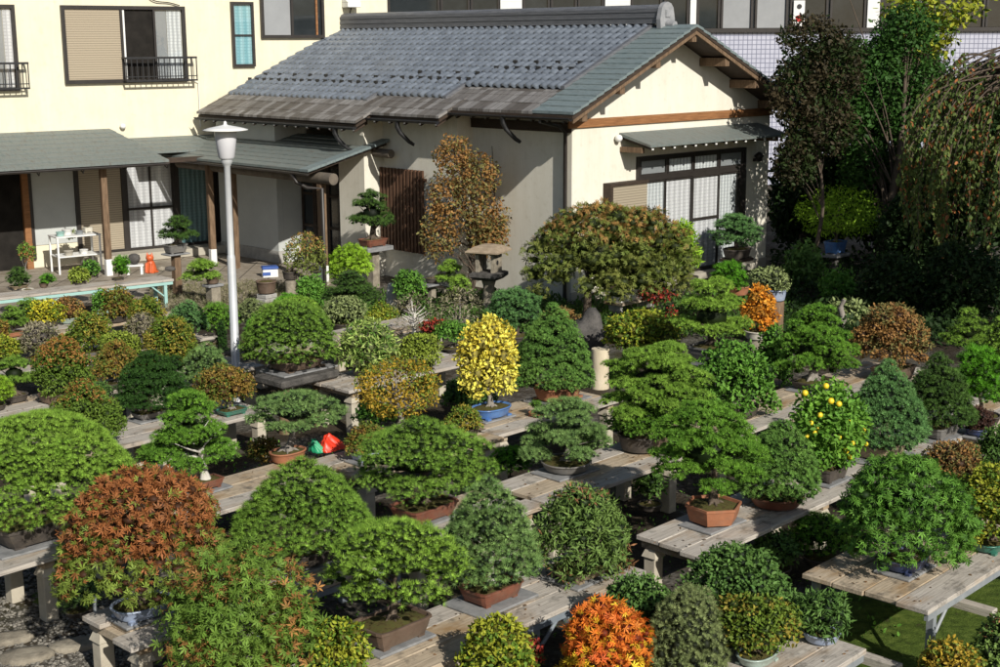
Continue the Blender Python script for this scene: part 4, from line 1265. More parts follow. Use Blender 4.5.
# ridge
rb = MB()
for k in range(5):
    rb.box(RU - .17 + .012 * (k % 2), RU + .17 - .012 * (k % 2), .12, 10.15, RZ0 + .02 + k * .055, RZ0 + .02 + k * .055 + .053)
rg = rb.build('ridge', M['ridge'], house)
cb_ = MB()
nn_ = 36
for k in range(nn_):
    v0 = .1 + k * (10.05 / nn_); v1 = v0 + 10.05 / nn_ - .006
    cb_.loft([[(RU + (.15) * math.cos(a) , v, RZ0 + .296 + .085 * math.sin(a)) for a in np.linspace(0, PI, 9)] for v in (v0, v1)], True, True, True, closed=False)
cb_.build('ridge_cap', M['ridge'], rg)
oni = MB()
oni.loft([[(RU + x, y, z) for x, z in [(-.2, 5.02), (.2, 5.02), (.22, 5.2), (.17, 5.42), (.1, 5.50), (0, 5.53), (-.1, 5.50), (-.17, 5.42), (-.22, 5.2)]] for y in (.02, .12)], True, True, False)
oni.box(RU - .07, RU + .07, .0, .022, 5.24, 5.38)
oni.tube([(RU, -.16, 5.09), (RU, .06, 5.12)], .075, 12)
oni.build('ridge_end_tile', mottled('pale_ridge_end', (.22, .23, .24), (.36, .36, .37), 8, .6, .3), rg)
# barge boards, purlins
bb_ = MB()
def rake(u0, u1, v0, v1, h0, h1):
    bb_.add([(u0, v0, rz(u0) + h0), (u1, v0, rz(u1) + h0), (u1, v1, rz(u1) + h0), (u0, v1, rz(u0) + h0), (u0, v0, rz(u0) + h1), (u1, v0, rz(u1) + h1), (u1, v1, rz(u1) + h1), (u0, v1, rz(u0) + h1)], [(3, 2, 1, 0), (4, 5, 6, 7), (0, 1, 5, 4), (1, 2, 6, 5), (2, 3, 7, 6), (3, 0, 4, 7)])
rake(-.7, 2.7, -.69, -.655, -.19, -.115); rake(2.7, 6.3, -.69, -.655, -.19, -.115)
bb_.build('bargeboard', M['oldwood'], house)
bb_ = MB(); rake(-.72, 2.7, -.705, -.65, -.113, -.053); rake(2.7, 6.3, -.705, -.65, -.113, -.053)
bb_.build('verge_edge', M['darkwood'], house)
MB().box(-.74, -.70, -.7, 2.46, rz(-.7) - .12, rz(-.7) - .055).build('fascia', M['darkwood'], house)
for u in (-.35, .65, 1.65, 2.7, 3.75, 4.75, 5.75):
    MB().box(u - .065, u + .065, -.64, -.002, rz(u) - .33, rz(u) - .165, .004).build('purlin', M['oldwood'], house)
# gutters and eave rafters
g_ = MB()
for u, v0, v1 in ((-.78, -.7, 2.46), (-1.13, 2.42, 4.52), (-1.51, 4.46, 10.25)):
    zz = rz(u) - .06
    g_.loft([[(u + .055 * math.cos(a), v, zz + .055 * math.sin(a)) for a in np.linspace(PI, 2 * PI, 9)] + [(u + .047 * math.cos(a), v, zz + .047 * math.sin(a)) for a in np.linspace(2 * PI, PI, 9)] for v in (v0, v1)], True, True, True)
g_.build('gutter', M['black'], house)
rf_ = MB(); rt_ = MB()
for u, v0, v1, uw in ((-.70, -.4, 2.4, 0), (-1.05, 2.6, 4.45, -.4), (-1.43, 4.65, 10.1, -1.05)):
    n = int((v1 - v0) / .38)
    for k in range(n + 1):
        v = v0 + (v1 - v0) * k / n
        rf_.add([(u + .05, v - .03, rz(u + .05) - .23), (uw, v - .03, rz(uw) - .23), (uw, v + .03, rz(uw) - .23), (u + .05, v + .03, rz(u + .05) - .23), (u + .05, v - .03, rz(u + .05) - .155), (uw, v - .03, rz(uw) - .155), (uw, v + .03, rz(uw) - .155), (u + .05, v + .03, rz(u + .05) - .155)], [(3, 2, 1, 0), (4, 5, 6, 7), (0, 1, 5, 4), (1, 2, 6, 5), (2, 3, 7, 6), (3, 0, 4, 7)])
        rt_.tube([(u + .045, v, rz(u + .05) - .19), (u + .03, v, rz(u + .05) - .19)], .022, 8)
rr_ = rf_.build('eave_rafter', M['darkwood'], house)
rt_.build('rafter_cap', M['slab'], rr_)
dn = MB()
dn.tube([(-.07, .10, 0.02), (-.07, .10, 3.15), (-.2, .10, 3.28), (-.74, .10, 3.40)], .038, 8)
dn.build('downpipe', M['frame'], house)
for v, u, uw in ((1.0, -.78, -.05), (3.6, -1.13, -.45), (5.1, -1.51, -.95)):
    dn = MB().tube([(u, v, rz(u) - .06), (u, v, rz(u) - .2), (u + .04, v - .04, rz(u) - .32), (u + .2, v - .12, rz(u) - .5), (u + .3, v - .14, rz(u) - .56)], [.05, .05, .045, .04, .035], 8)
    dn.build('gutter_elbow', M['black'], house)

# --- gable window group
def pane_set(parent, spec, y0, zr):
    """spec: (x0,x1,z0,z1,curtain material): one sliding pane = frame with curtain and glass"""
    for x0, x1, z0, z1, mt in spec:
        t = .035
        f = MB().box(x0, x1, y0 - .06, y0 - .02, z0, z0 + t).box(x0, x1, y0 - .06, y0 - .02, z1 - t, z1).box(x0, x0 + t, y0 - .06, y0 - .02, z0 + t, z1 - t).box(x1 - t, x1, y0 - .06, y0 - .02, z0 + t, z1 - t)
        if zr: f.box(x0 + t, x1 - t, y0 - .055, y0 - .025, zr - .025, zr + .025)
        o = f.build('window', M['frame'], parent)
        MB().box(x0 + t, x1 - t, y0 - .018, y0 - .008, z0 + t, z1 - t).build('curtain', M[mt], o)
        MB().box(x0 + t, x1 - t, y0 - .043, y0 - .039, z0 + t, z1 - t).build('pane', M['glass'], o)
fr = MB()
for x0, x1, z0, z1 in ((1.80, 5.24, 2.56, 2.62), (1.80, 5.24, 2.14, 2.24), (1.80, 1.86, 2.24, 2.56), (5.18, 5.24, 2.24, 2.56), (5.02, 5.26, .2, 2.14), (1.96, 2.02, .2, 2.14), (1.96, 5.02, .17, .23)):
    fr.box(x0, x1, -.085, -.005, z0, z1)
fr.build('window_surround', M['frame'], house)
pane_set(house, [(2.02, 2.66, .23, 2.14, 'cur_white'), (2.62, 3.49, .23, 2.14, 'cur_grey')], -.005, 0)
pane_set(house, [(4.33, 5.02, .23, 2.14, 'cur_white')], -.005, 0)
pane_set(house, [(3.46, 4.35, .23, 2.14, 'cur_grey')], -.03, 1.26)
pane_set(house, [(1.86, 2.68, 2.24, 2.56, 'frost'), (2.70, 3.50, 2.24, 2.56, 'cur_white'), (3.52, 4.34, 2.24, 2.56, 'cur_white'), (4.36, 5.18, 2.24, 2.56, 'frost')], -.005, 0)
sh = MB().box(.93, 1.95, -.17, -.01, .25, 2.12).build('shutter_case', M['shut_tan2'], house)
f = MB().box(.86, .93, -.2, -.005, .2, 2.18).box(.93, 1.96, -.2, -.005, 2.122, 2.18).box(.93, 1.96, -.2, -.005, .2, .248)
f.build('case_frame', M['darkwood'], sh)
b = MB()
u0, u1 = 1.3, 5.72
b.add([(u0, -.78, 2.86), (u1, -.78, 2.86), (u1, -.005, 3.04), (u0, -.005, 3.04), (u0, -.78, 2.90), (u1, -.78, 2.90), (u1, -.005, 3.10), (u0, -.005, 3.10)], [(3, 2, 1, 0), (4, 5, 6, 7), (0, 1, 5, 4), (1, 2, 6, 5), (2, 3, 7, 6), (3, 0, 4, 7)])
cn = b.build('canopy', M['porch_copper'], house)
b = MB(); tips = []
for k in range(14):
    u = u0 + .12 + (u1 - u0 - .24) * k / 13
    b.add([(u - .025, -.72, 2.805), (u + .025, -.72, 2.805), (u + .025, -.01, 2.97), (u - .025, -.01, 2.97), (u - .025, -.72, 2.858), (u + .025, -.72, 2.858), (u + .025, -.01, 3.025), (u - .025, -.01, 3.025)], [(3, 2, 1, 0), (4, 5, 6, 7), (0, 1, 5, 4), (1, 2, 6, 5), (2, 3, 7, 6), (3, 0, 4, 7)])
    tips.append(u)
q = b.build('canopy_rafter', M['darkwood'], cn); [MB().box(u - .026, u + .026, -.735, -.722, 2.805, 2.86).build('white_tip', M['white'], cn) for u in tips]
MB().box(u0 + .02, u0 + .1, -.55, -.01, 2.74, 2.84, .004).box(u1 - .1, u1 - .02, -.55, -.01, 2.74, 2.84, .004).build('bracket', M['oldwood'], cn)
MB().lathe([(.002, -.07), (.05, -.05), (.075, 0), (.06, .05), (.03, .07)], 14, (1.2, -.08, 3.0)).build('dome_light', M['white'], house)
MB().box(5.58, 5.70, -.16, -.005, 2.30, 2.36).lathe([(.06, 2.36), (.11, 2.42), (.05, 2.48), (.02, 2.5)], 12, (5.64, -.12, 0)).build('wall_lamp', M['frame'], house)
# lattice screen on the front wall
lt = MB()
for k in range(13):
    v = 3.62 + k * .107
    lt.box(-.52, -.47, v - .028, v + .028, .6, 2.28)
lt.box(-.47, -.43, 3.55, 4.95, .75, .82); lt.box(-.47, -.43, 3.55, 4.95, 2.05, 2.12)
lt.build('lattice_screen', M['slatw'], house)

# --- porch
def pz(u): return 2.36 + .235 * (u + 2.45)
slab('porch_roof', M['porch_copper'], -2.48, -.42, 4.72, 10.25, 0, .05, rows=9, lap=.012, fz=pz)
slab('porch_soffit', M['darkwood'], -2.42, -.44, 4.78, 10.2, -.052, .05, fz=pz)
slab('porch_verge', M['copper_green'], -2.50, -.42, 4.70, 4.98, .018, .05, rows=1, fz=pz)
g_ = MB()
g_.loft([[(-2.53 + .05 * math.cos(a), v, pz(-2.5) - .05 + .05 * math.sin(a)) for a in np.linspace(PI, 2 * PI, 9)] + [(-2.53 + .043 * math.cos(a), v, pz(-2.5) - .05 + .043 * math.sin(a)) for a in np.linspace(2 * PI, PI, 9)] for v in (4.68, 10.2)], True, True, True)
g_.tube([(-2.53, 5.2, 2.28), (-2.5, 5.1, 2.1), (-2.3, 5.0, 1.98), (-2.2, 4.66, 1.98), (-2.2, 4.66, .05)], .04, 8)
g_.build('porch_gutter', M['frame'], house)
MB().tube([(-2.09, 4.42, 2.17), (-2.09, 10.1, 2.17)], .115, 14).build('log_beam', M['logw'], house)
MB().tube([(-.62, 4.42, 2.58), (-.62, 4.95, 2.58)], .09, 14).build('log_beam', M['logw'], house)
po = MB().box(-2.16, -2.02, 4.76, 4.90, .42, 2.06, .01).build('porch_post', M['oldwood'], house)
MB().box(-2.165, -2.015, 4.755, 4.905, 0, .418, .01).build('post_base', M['white'], po)
MB().box(-2.15, -2.03, 7.9, 8.02, 0, 2.06, .01).build('porch_post', M['oldwood'], house)

# ------------------------------------------------------------------ the two storey house on the left
A54 = math.radians(54)
w_ = np.array([math.sin(A54), math.cos(A54), 0]); wn_ = np.array([w_[1], -w_[0], 0])
LO = w_ * 9 + wn_ * -30.2
lh = empty('two_storey_house', LO, PI / 2 - A54, 'two storey cream house with a shuttered upstairs window and a low veranda', 'house')
b = MB()
b.box(-5, 9.54, 0, .2, 0, 7.4); b.box(9.34, 9.54, .202, 8, 0, 7.4)
b.build('wall', M['cream'], lh)
def lwin(x0, x1, z0, z1, t=.06, name='window', mat='frame', bars=()):
    f = MB()
    f.box(x0, x1, -.09, -.004, z0, z0 + t).box(x0, x1, -.09, -.004, z1 - t, z1).box(x0, x0 + t, -.09, -.004, z0 + t, z1 - t).box(x1 - t, x1, -.09, -.004, z0 + t, z1 - t)
    for xb in bars: f.box(xb - .025, xb + .025, -.085, -.004, z0 + t, z1 - t)
    return f.build(name, M[mat], lh)
def fill(par, name, mat, x0, x1, z0, z1, y=-.02):
    return MB().box(x0, x1, y - .008, y, z0, z1).build(name, M[mat], par)
def railing(x0, x1, z0, z1, par):
    b = MB()
    b.box(x0, x1, -.30, -.255, z1 - .045, z1); b.box(x0, x1, -.295, -.26, z0, z0 + .035); b.box(x0, x1, -.29, -.265, z0 + .1, z0 + .12)
    n = int((x1 - x0) / .125)
    for k in range(n + 1):
        x = x0 + .012 + (x1 - x0 - .024) * k / n
        b.box(x - .01, x + .01, -.287, -.267, z0 + .036, z1 - .046)
    for x in (x0 + .02, x1 - .02):
        b.box(x - .02, x + .02, -.254, -.006, z1 - .04, z1 - .005); b.box(x - .02, x + .02, -.254, -.006, z0, z0 + .03)
    b.build('railing', M['black'], par)
wd = lwin(1.34, 4.16, 3.94, 5.6, .075, bars=(2.66, 3.42))
fill(wd, 'shutter', 'shut_tan', 1.42, 2.63, 4.02, 5.52, -.05)
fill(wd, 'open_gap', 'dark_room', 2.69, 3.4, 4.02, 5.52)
fill(wd, 'sash', 'frost', 3.45, 3.72, 4.02, 5.52)
fill(wd, 'curtain', 'cur_white', 3.73, 4.07, 4.02, 5.52)
fill(wd, 'pane', 'glass', 3.45, 4.08, 4.02, 5.52, -.05)
MB().box(2.70, 2.74, -.06, -.032, 4.02, 5.52).build('sash_edge', M['white'], wd)
railing(2.62, 4.3, 3.96, 4.5, wd)
wd = lwin(-2.3, .36, 3.82, 5.6, .075, bars=(-.9,))
fill(wd, 'sash', 'frost', -.87, .1, 3.9, 5.52); fill(wd, 'curtain', 'cur_grey', .11, .28, 3.9, 5.52); fill(wd, 'pane', 'glass', -.87, .28, 3.9, 5.52, -.05); fill(wd, 'shutter', 'shut_tan', -2.22, -.93, 3.9, 5.52, -.05)
railing(-1.0, .5, 3.86, 4.42, wd)
wd = lwin(5.30, 5.86, 4.25, 5.72, .06)
fill(wd, 'curtain', 'cur_cyan', 5.36, 5.8, 4.31, 5.66); fill(wd, 'pane', 'glass', 5.36, 5.8, 4.31, 5.66, -.05)
MB().box(5.36, 5.8, -.07, -.055, 4.95, 4.985).build('sash_rail', M['frame'], wd)
wd = lwin(6.05, 7.72, 4.9, 6.2, .07, bars=(6.86,))
fill(wd, 'pane', 'frost', 6.12, 6.83, 4.97, 6.13); fill(wd, 'pane', 'darkglass', 6.89, 7.65, 4.97, 6.13)
MB().box(7.5, 7.55, -.06, -.03, 4.97, 6.13).build('post', M['brownwood'], wd)
b = MB(); b.box(8.25, 8.62, -.3, -.004, 5.62, 5.74, .01); b.add([(8.25, -.3, 5.74), (8.62, -.3, 5.74), (8.62, -.004, 5.9), (8.25, -.004, 5.9), (8.25, -.004, 5.74), (8.62, -.004, 5.74)], [(0, 1, 2, 3), (0, 3, 4), (1, 5, 2)])
vh = b.build('vent_hood', M['white'], lh)
MB().tube(curve([(8.5, -.03, 5.62), (8.46, -.03, 5.45), (8.53, -.03, 5.3), (8.5, -.03, 5.0)], 5), .014, 6).build('cable', M['frame'], vh)
MB().tube(curve([(3.2, -.03, 5.9), (3.45, -.06, 5.72), (3.8, -.05, 5.68), (4.05, -.05, 5.62)], 5), .012, 6).build('cable', M['frame'], lh)
MB().lathe([(.002, -.06), (.05, -.045), (.07, 0), (.05, .05), (.02, .06)], 12, (2.56, -.07, 2.99)).build('dome_light', M['white'], lh)
MB().tube([(4.42, -.03, 2.9), (4.42, -.03, 3.9), (4.2, -.06, 4.0)], .012, 6).build('cable', M['white'], lh)
# ground floor
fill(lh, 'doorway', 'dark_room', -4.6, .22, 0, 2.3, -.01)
MB().box(.22, .36, -.12, -.005, 0, 2.3, .006).build('door_post', M['brownwood'], lh)
fill(lh, 'wall_panel', 'greywall', .44, 1.38, .5, 2.3, -.012); 
b = MB()
for x in (.40, 1.43, 2.49, 3.72, 4.75): b.box(x - .045, x + .045, -.075, -.004, .2, 2.35)
b.box(.44, 4.7, -.07, -.004, 2.3, 2.36); b.box(1.48, 4.7, -.07, -.004, .2, .26)
b.build('ground_floor_frame', M['frame'], lh)
fill(lh, 'shutter', 'shut_tan2', 1.48, 2.44, .26, 2.3, -.03)
wd = MB().box(2.54, 3.67, -.07, -.03, 1.11, 1.16).box(2.54, 2.58, -.07, -.03, .26, 2.3).box(3.1, 3.14, -.07, -.03, .26, 2.3).box(3.63, 3.67, -.07, -.03, .26, 2.3).build('window', M['frame'], lh)
fill(wd, 'curtain', 'cur_grey', 2.58, 3.63, .26, 2.3, -.015); fill(wd, 'pane', 'glass', 2.58, 3.63, .26, 2.3, -.048)
wd = MB().box(3.77, 3.81, -.07, -.03, .26, 2.3).box(4.66, 4.70, -.07, -.03, .26, 2.3).build('window', M['frame'], lh)
fill(wd, 'curtain', 'cur_teal', 3.81, 4.66, .26, 2.3, -.015); fill(wd, 'pane', 'glass', 3.81, 4.66, .26, 2.3, -.048)
MB().box(1.4, 4.75, -.62, -.08, .02, .2, .01).build('veranda_step', M['found'], lh)
def vz(y): return 2.95 + .245 * y
def yslab(name, mat, x0, x1a, x1b, y0, y1, fz, th, rows, lap=.012, h=0):
    b = MB()
    for k in range(rows):
        a = y0 + (y1 - y0) * k / rows; c = y0 + (y1 - y0) * (k + 1) / rows
        xa = x1a + (x1b - x1a) * k / rows; xc = x1a + (x1b - x1a) * (k + 1) / rows
        za, zc = fz(a) + h + (lap if rows > 1 else 0), fz(c) + h
        b.add([(x0, a, za - th), (xa, a, za - th), (xc, c, zc - th), (x0, c, zc - th), (x0, a, za), (xa, a, za), (xc, c, zc), (x0, c, zc)], [(3, 2, 1, 0), (4, 5, 6, 7), (0, 1, 5, 4), (1, 2, 6, 5), (2, 3, 7, 6), (3, 0, 4, 7)])
    return b.build(name, mat, lh)
yslab('veranda_roof', M['porch_copper'], -5, 2.66, 2.27, -2.32, -.004, vz, .05, 8)
yslab('veranda_soffit', M['darkwood'], -5, 2.6, 2.2, -2.26, -.004, vz, .05, 1, 0, -.055)
yslab('side_roof', M['porch_copper'], 2.7, 4.6, 4.9, -1.2, -.004, lambda y: 2.72 + .2 * y, .05, 4)
g_ = MB()
g_.loft([[(x, -2.37 + .05 * math.cos(a), vz(-2.37) - .04 + .05 * math.sin(a)) for a in np.linspace(PI, 2 * PI, 9)] + [(x, -2.37 + .043 * math.cos(a), vz(-2.37) - .04 + .043 * math.sin(a)) for a in np.linspace(2 * PI, PI, 9)] for x in (-5, 2.62)], True, True, True)
for k in range(9):
    x = -4.6 + k * .9
    g_.tube([(x, -2.37, vz(-2.37) - .09), (x, -2.33, vz(-2.37) - .15), (x, -2.2, vz(-2.37) - .1)], .012, 6)
g_.build('gutter', M['frame'], lh)
for x in (1.33, 3.7):
    q = MB().box(x - .065, x + .065, -2.045, -1.915, .36, 2.37, .008).build('veranda_post', M['oldwood'], lh)
    MB().box(x - .068, x + .068, -2.048, -1.912, 0, .358, .008).build('post_base', M['white'], q)
MB().box(-4.9, 4.6, -2.03, -1.93, 2.30, 2.40).build('veranda_beam', M['darkwood'], lh)

# ------------------------------------------------------------------ the building behind
BY = 47.0
def bx_(px, py=20): return float(V(px, py, (0, BY, 0))[0])
def bz_(py): return float(V(500, py, (0, BY, 0))[2])
def tilewall():
    b = NB('white_wall_tile')
    v = b.coord(rnd=False)
    br = b.n('ShaderNodeTexBrick')
    for k, q in (('Scale', 1), ('Brick Width', .15), ('Row Height', .15), ('Mortar Size', .012)): br.inputs[k].default_value = q
    br.offset = 0
    br.inputs['Color1'].default_value = (.44, .45, .54, 1); br.inputs['Color2'].default_value = (.50, .51, .60, 1); br.inputs['Mortar'].default_value = (.16, .17, .24, 1)
    mp = b.n('ShaderNodeMapping'); mp.inputs[2].default_value = (PI / 2, 0, 0)
    b.l(v, mp.inputs[0]); b.l(mp.outputs[0], br.inputs['Vector'])
    b.col(br.outputs[0]); b.rough(.35, .5)
    return b.m
bb = empty('tiled_building', (0, BY, 0), 0, 'white tiled building with a long band of upstairs windows behind the house', 'building')
zs = bz_(33.5); zt = 11.0
MB().box(-14, 34, 0, .3, 0, zs).build('tiled_wall', tilewall(), bb)
MB().box(-14, 34, -.12, .3, zs + .002, zs + .13).build('sill', M['frame'], bb)
MB().box(-14, 34, .2, .3, zs + .132, zt).build('upper_wall', M['greywall'], bb)
def bwin(p0, p1, mat, name='window'):
    x0, x1 = bx_(p0), bx_(p1)
    f = MB().box(x0, x0 + .07, .02, .19, zs + .14, zt - 3).box(x1 - .07, x1, .02, .19, zs + .14, zt - 3)
    o = f.build(name, M['frame'], bb)
    MB().box(x0 + .07, x1 - .07, .09, .11, zs + .14, zt - 3).build('pane', M[mat], o)
def bcol(p0, p1):
    MB().box(bx_(p0), bx_(p1), -.03, .195, zs + .132, zt - 3).build('column', M['white'], bb)
for a, c, mt in [(330, 386, 'darkglass'), (388, 440, 'darkglass'), (441, 470, 'darkglass'), (471, 500, 'darkglass'), (523, 550, 'darkglass'), (551, 577, 'darkglass'), (578, 604, 'darkglass'), (631, 662, 'darkglass'), (664, 689, 'darkglass'), (697, 720, 'darkglass'), (721, 753, 'frost'), (755, 788, 'frost'), (790, 828, 'darkglass'), (830, 866, 'darkglass'), (880, 920, 'darkglass'), (925, 985, 'darkglass'), (986, 1050, 'darkglass')]:
    bwin(a, c, mt)
for a, c in [(500.5, 522), (605, 630), (690, 696), (867, 879)]: bcol(a, c)
b = MB().box(bx_(793), bx_(804), -.06, .02, bz_(28), bz_(2)); nb_ = b.build('notice_board', M['white'], bb)
for zc, mt, rr in ((bz_(20), mottled('red_disc', (.5, .03, .03), (.6, .05, .04), 4, .5, 0), .11), (bz_(8), M['black'], .08)):
    MB().tube([((bx_(798.5)), -.075, zc), ((bx_(798.5)), -.062, zc)], rr, 16).build('disc', mt, nb_)

# ------------------------------------------------------------------ garden furniture
# lamp post
LB_ = P(238, 410)
lp = empty('lamp_post', LB_, 0, 'white lamp post with a bucket shaped shade among the bonsai', 'lamp post')
M['polegrey'] = mottled('pale_grey_pole', (.50, .52, .54), (.60, .61, .62), 3, .4, .03, .5, metal=.2)
MB().lathe([(.075, 0), (.075, .03), (.058, .04), (.055, 2.05), (.05, 2.08), (.045, 2.1), (.042, 3.24), (.06, 3.27), (.075, 3.30), (.075, 3.34)], 16).build('pole', M['polegrey'], lp)
M['shade'] = mottled('white_shade', (.60, .60, .63), (.68, .68, .70), 2, .35, 0, .4)
hd = MB().lathe([(.092, 3.342), (.105, 3.36), (.146, 3.66), (.142, 3.69)], 20).build('shade', M['shade'], lp)
MB().lathe([(.16, 3.692), (.285, 3.70), (.29, 3.71), (.20, 3.735), (.05, 3.765), (.022, 3.775), (.02, 3.805), (.004, 3.82)], 24).build('hood', M['white'], lp)

def pedestal(label, base_px, top_z, w, post_r, name='pedestal', slab='slab', th=.05, d=None, mat='stone', B=None, rnd=False):
    B = P(*base_px) if B is None else B
    e = empty(name, B, BA, label, 'stand')
    b = MB()
    h = top_z - th
    if rnd:
        b.lathe([(post_r * 1.1, 0), (post_r, .05), (post_r * .9, h - .002)], 12)
    else:
        b.box(-post_r, post_r, -post_r, post_r, 0, h - .002, .01)
    b.build('post', M[mat], e)
    d = d or w * .7
    MB().box(-w / 2, w / 2, -d / 2, d / 2, h, top_z, .012).build('top_slab', M[slab], e)
    return np.array(B) + [0, 0, top_z]

G4 = 'bonsai raised on stands'
def zat(px, py, B): return float(V(px, py, B)[2])
# pine on the tall pedestal before the lattice wall
Bq = P(374, 288); z_ = zat(372, 246, Bq); sq = scale_at(Bq)
Bt = pedestal('tall stone stand under the little tree before the lattice screen', (374, 288), z_, 34 / sq, .09, th=.09)
pl('neat round headed pine on the tall stand before the lattice screen', PB, 'wide', (346, 189, 397, 236), None, ('rect', 30, .28, 'red'), 'needle', 'dark', B=Bt + [0, 0, .002], group=G4, trunk=.16, tr=10)
# pine on a post by the veranda
Bq = P(178, 298); z_ = zat(176, 253, Bq); sq = scale_at(Bq)
Bt = pedestal('weathered timber post stand at the end of the teal legged bench', (178, 298), z_, 24 / sq, .07, th=.03, mat='oldwood')
pl('dark flat pine in a grey pot on the timber post', PB, 'wide', (158, 215, 198, 246), None, ('rect', 24, .42, 'grey'), 'needle', 'dark', B=Bt + [0, 0, .002], group=G4, trunk=.15)
# leaning pine beside the lamp post
Bq = P(214, 308); z_ = zat(213, 284, Bq); sq = scale_at(Bq)
Bt = pedestal('short stone stand left of the lamp post', (214, 308), z_, 18 / sq, .1, th=.05)
pl('cascading bright pine in a small brown pot left of the lamp post', PB, 'wide', (181, 257, 222, 288), None, ('round', 13, .55, 'brown'), 'needle', 'pinel', B=Bt + [0, 0, .002], group=G4)
# shrub in the blue pot, in the shade on the right
Bq = P(834, 276); z_ = zat(836, 253, Bq); sq = scale_at(Bq)
Bt = pedestal('round stone stand under the blue pot in the shade', (834, 276), z_, 27 / sq, .11, th=.07, mat='stone_dark', rnd=True)
pl('bright leafy shrub in a square blue pot on the round stone stand', LB, 'loose', (792, 184, 886, 242), None, ('rect', 25, .55, 'blue'), 'long', 'lime', B=Bt + [0, 0, .002], group=G4, size=.085, cover=1.15, npad=15, trunk=.05, tr=14)
# pine before the window
Bq = P(736, 284); z_ = zat(735, 258, Bq); sq = scale_at(Bq)
Bt = pedestal('dark timber stand before the sliding window', (736, 284), z_, 30 / sq, .08, th=.06, mat='darkwood', slab='darkwood')
pl('blue green pine in a wide dark pot before the sliding window', PB, 'dome', (708, 214, 762, 252), None, ('oval', 34, .3, 'dark'), 'needle', 'spruce', B=Bt + [0, 0, .002], group=G4, npad=40, rp=.26)
# slate table with small pine
Bq = P(432, 308); z_ = zat(430, 283, Bq); sq = scale_at(Bq)
Bt = pedestal('flat slate table on a thin post beside the stone lantern', (432, 308), z_, 30 / sq, .06, th=.035)
pl('small tilted pine in a dark pot on the slate table', PB, 'wide', (434, 260, 467, 290), None, ('round', 13, .4, 'dark'), 'needle', 'pinel', B=Bt + [0, 0, .002], group=G4)
pl('low bright pad of pine below the slate table', PB, 'dome', (448, 277, 472, 296), (460, 306), ('round', 14, .3, 'dark'), 'needle', 'pinel', z=.2, group=G4)
pl('dark rounded shrub left of the slate table', LB, 'dome', (392, 270, 426, 300), (408, 312), ('round', 18, .3, 'dark'), 'leaf', 'mapleg', z=.1, size=.05)
# stumps that carry pots
def stump(label, px, py, ztop, r_, mat='oldwood'):
    B = P(px, py)
    o = MB().lathe([(r_ * 1.25, 0), (r_ * 1.02, .1), (r_, ztop * .6), (r_ * 1.04, ztop - .01), (r_ * .96, ztop)], 14).build('stump', M[mat], None, Vector(B))
    tag(o, label, 'stump'); return o
b_ = P(776, 301, .75); o = stump('grey stump under the dark twiggy shrub', 0, 0, .748, .13); o.location = (b_[0], b_[1], 0)
b_ = P(757, 339, .7); o = stump('stump under the golden orange shrub in its cream bowl', 0, 0, .698, .12, 'stone'); o.location = (b_[0], b_[1], 0)
b_ = P(714, 358, .7); e = empty('stone_stand', (b_[0], b_[1], 0), BA, 'low stone stand under the spreading round topped pine', 'stand')
MB().box(-.26, .26, -.2, .2, .62, .698, .01).build('top_slab', M['slab'], e); MB().box(-.18, .18, -.14, .14, 0, .618, .01).build('post', M['stone_dark'], e)
# thick stone table
b_ = P(297, 372, .72); sq = scale_at(b_)
e = empty('stone_table', (b_[0], b_[1], 0), BA, 'thick dark stone table on two stump legs under the broad domed pine', 'table')
MB().box(-.46, .46, -.29, .29, .62, .718, .02).build('tabletop', M['stone_dark'], e)
for x in (-.28, .28): MB().lathe([(.1, 0), (.085, .1), (.09, .618)], 10, (x, -.1, 0)).build('leg', M['oldwood'], e)
# twiggy shrub on a stump by the entrance
b_ = P(291, 300); z_ = zat(291, 280, b_)
o = stump('pale stump beside the entrance under the spiky brown shrub', 0, 0, z_, .1, 'stone'); o.location = b_
pl('spiky brown twig shrub with golden leaves in a dark pot', 'twiggy_shrub', 'ball', (283, 233, 327, 280), None, ('round', 15, .6, 'dark'), 'leaf', 'mapleb', B=b_ + [0, 0, z_ + .002], group=G4, size=.045, core=False, tr=24, cover=1.4)
pl('loose green shrub at the foot of the entrance post', LB, 'loose', (294, 272, 328, 312), (312, 316), None, 'leaf', 'mapleg', z=0, size=.05)
# empty pot on stacked blocks
b_ = P(267, 306); z_ = zat(267, 293.5, b_)
e = empty('block_stack', b_, BA + .1, 'stack of grey stone blocks carrying an empty brown pot', 'stack of blocks')
hb = z_ / 3
for k in range(3):
    MB().box(-.17 + .02 * k, .17 - .01 * k, -.13, .13, k * hb + .001, (k + 1) * hb - .002, .01).build('block', M['concrete'], e)
e = empty('empty_pot', b_ + [0, 0, z_], 0, 'brown bonsai pot with bare soil on the stacked blocks', 'pot')
make_pot(e, 'round', 20 / scale_at(b_), .24, 'brown', 0)
# cooler box
b_ = P(270, 277); s_ = 13 / scale_at(b_)
e = empty('cooler_box', b_, BA - .5, 'white cooler box with a blue lid by the entrance', 'cooler')
MB().box(-.16, .16, -.11, .11, 0, .17, .012).build('body', M['white'], e)
M['bluep'] = mottled('blue_plastic', (.04, .09, .30), (.06, .12, .38), 4, .4, 0, .5)
MB().box(-.17, .17, -.12, .12, .172, .235, .015).build('lid', M['bluep'], e)
MB().box(-.163, .0, -.117, -.1105, .05, .12).build('printed_panel', M['bluep'], e)
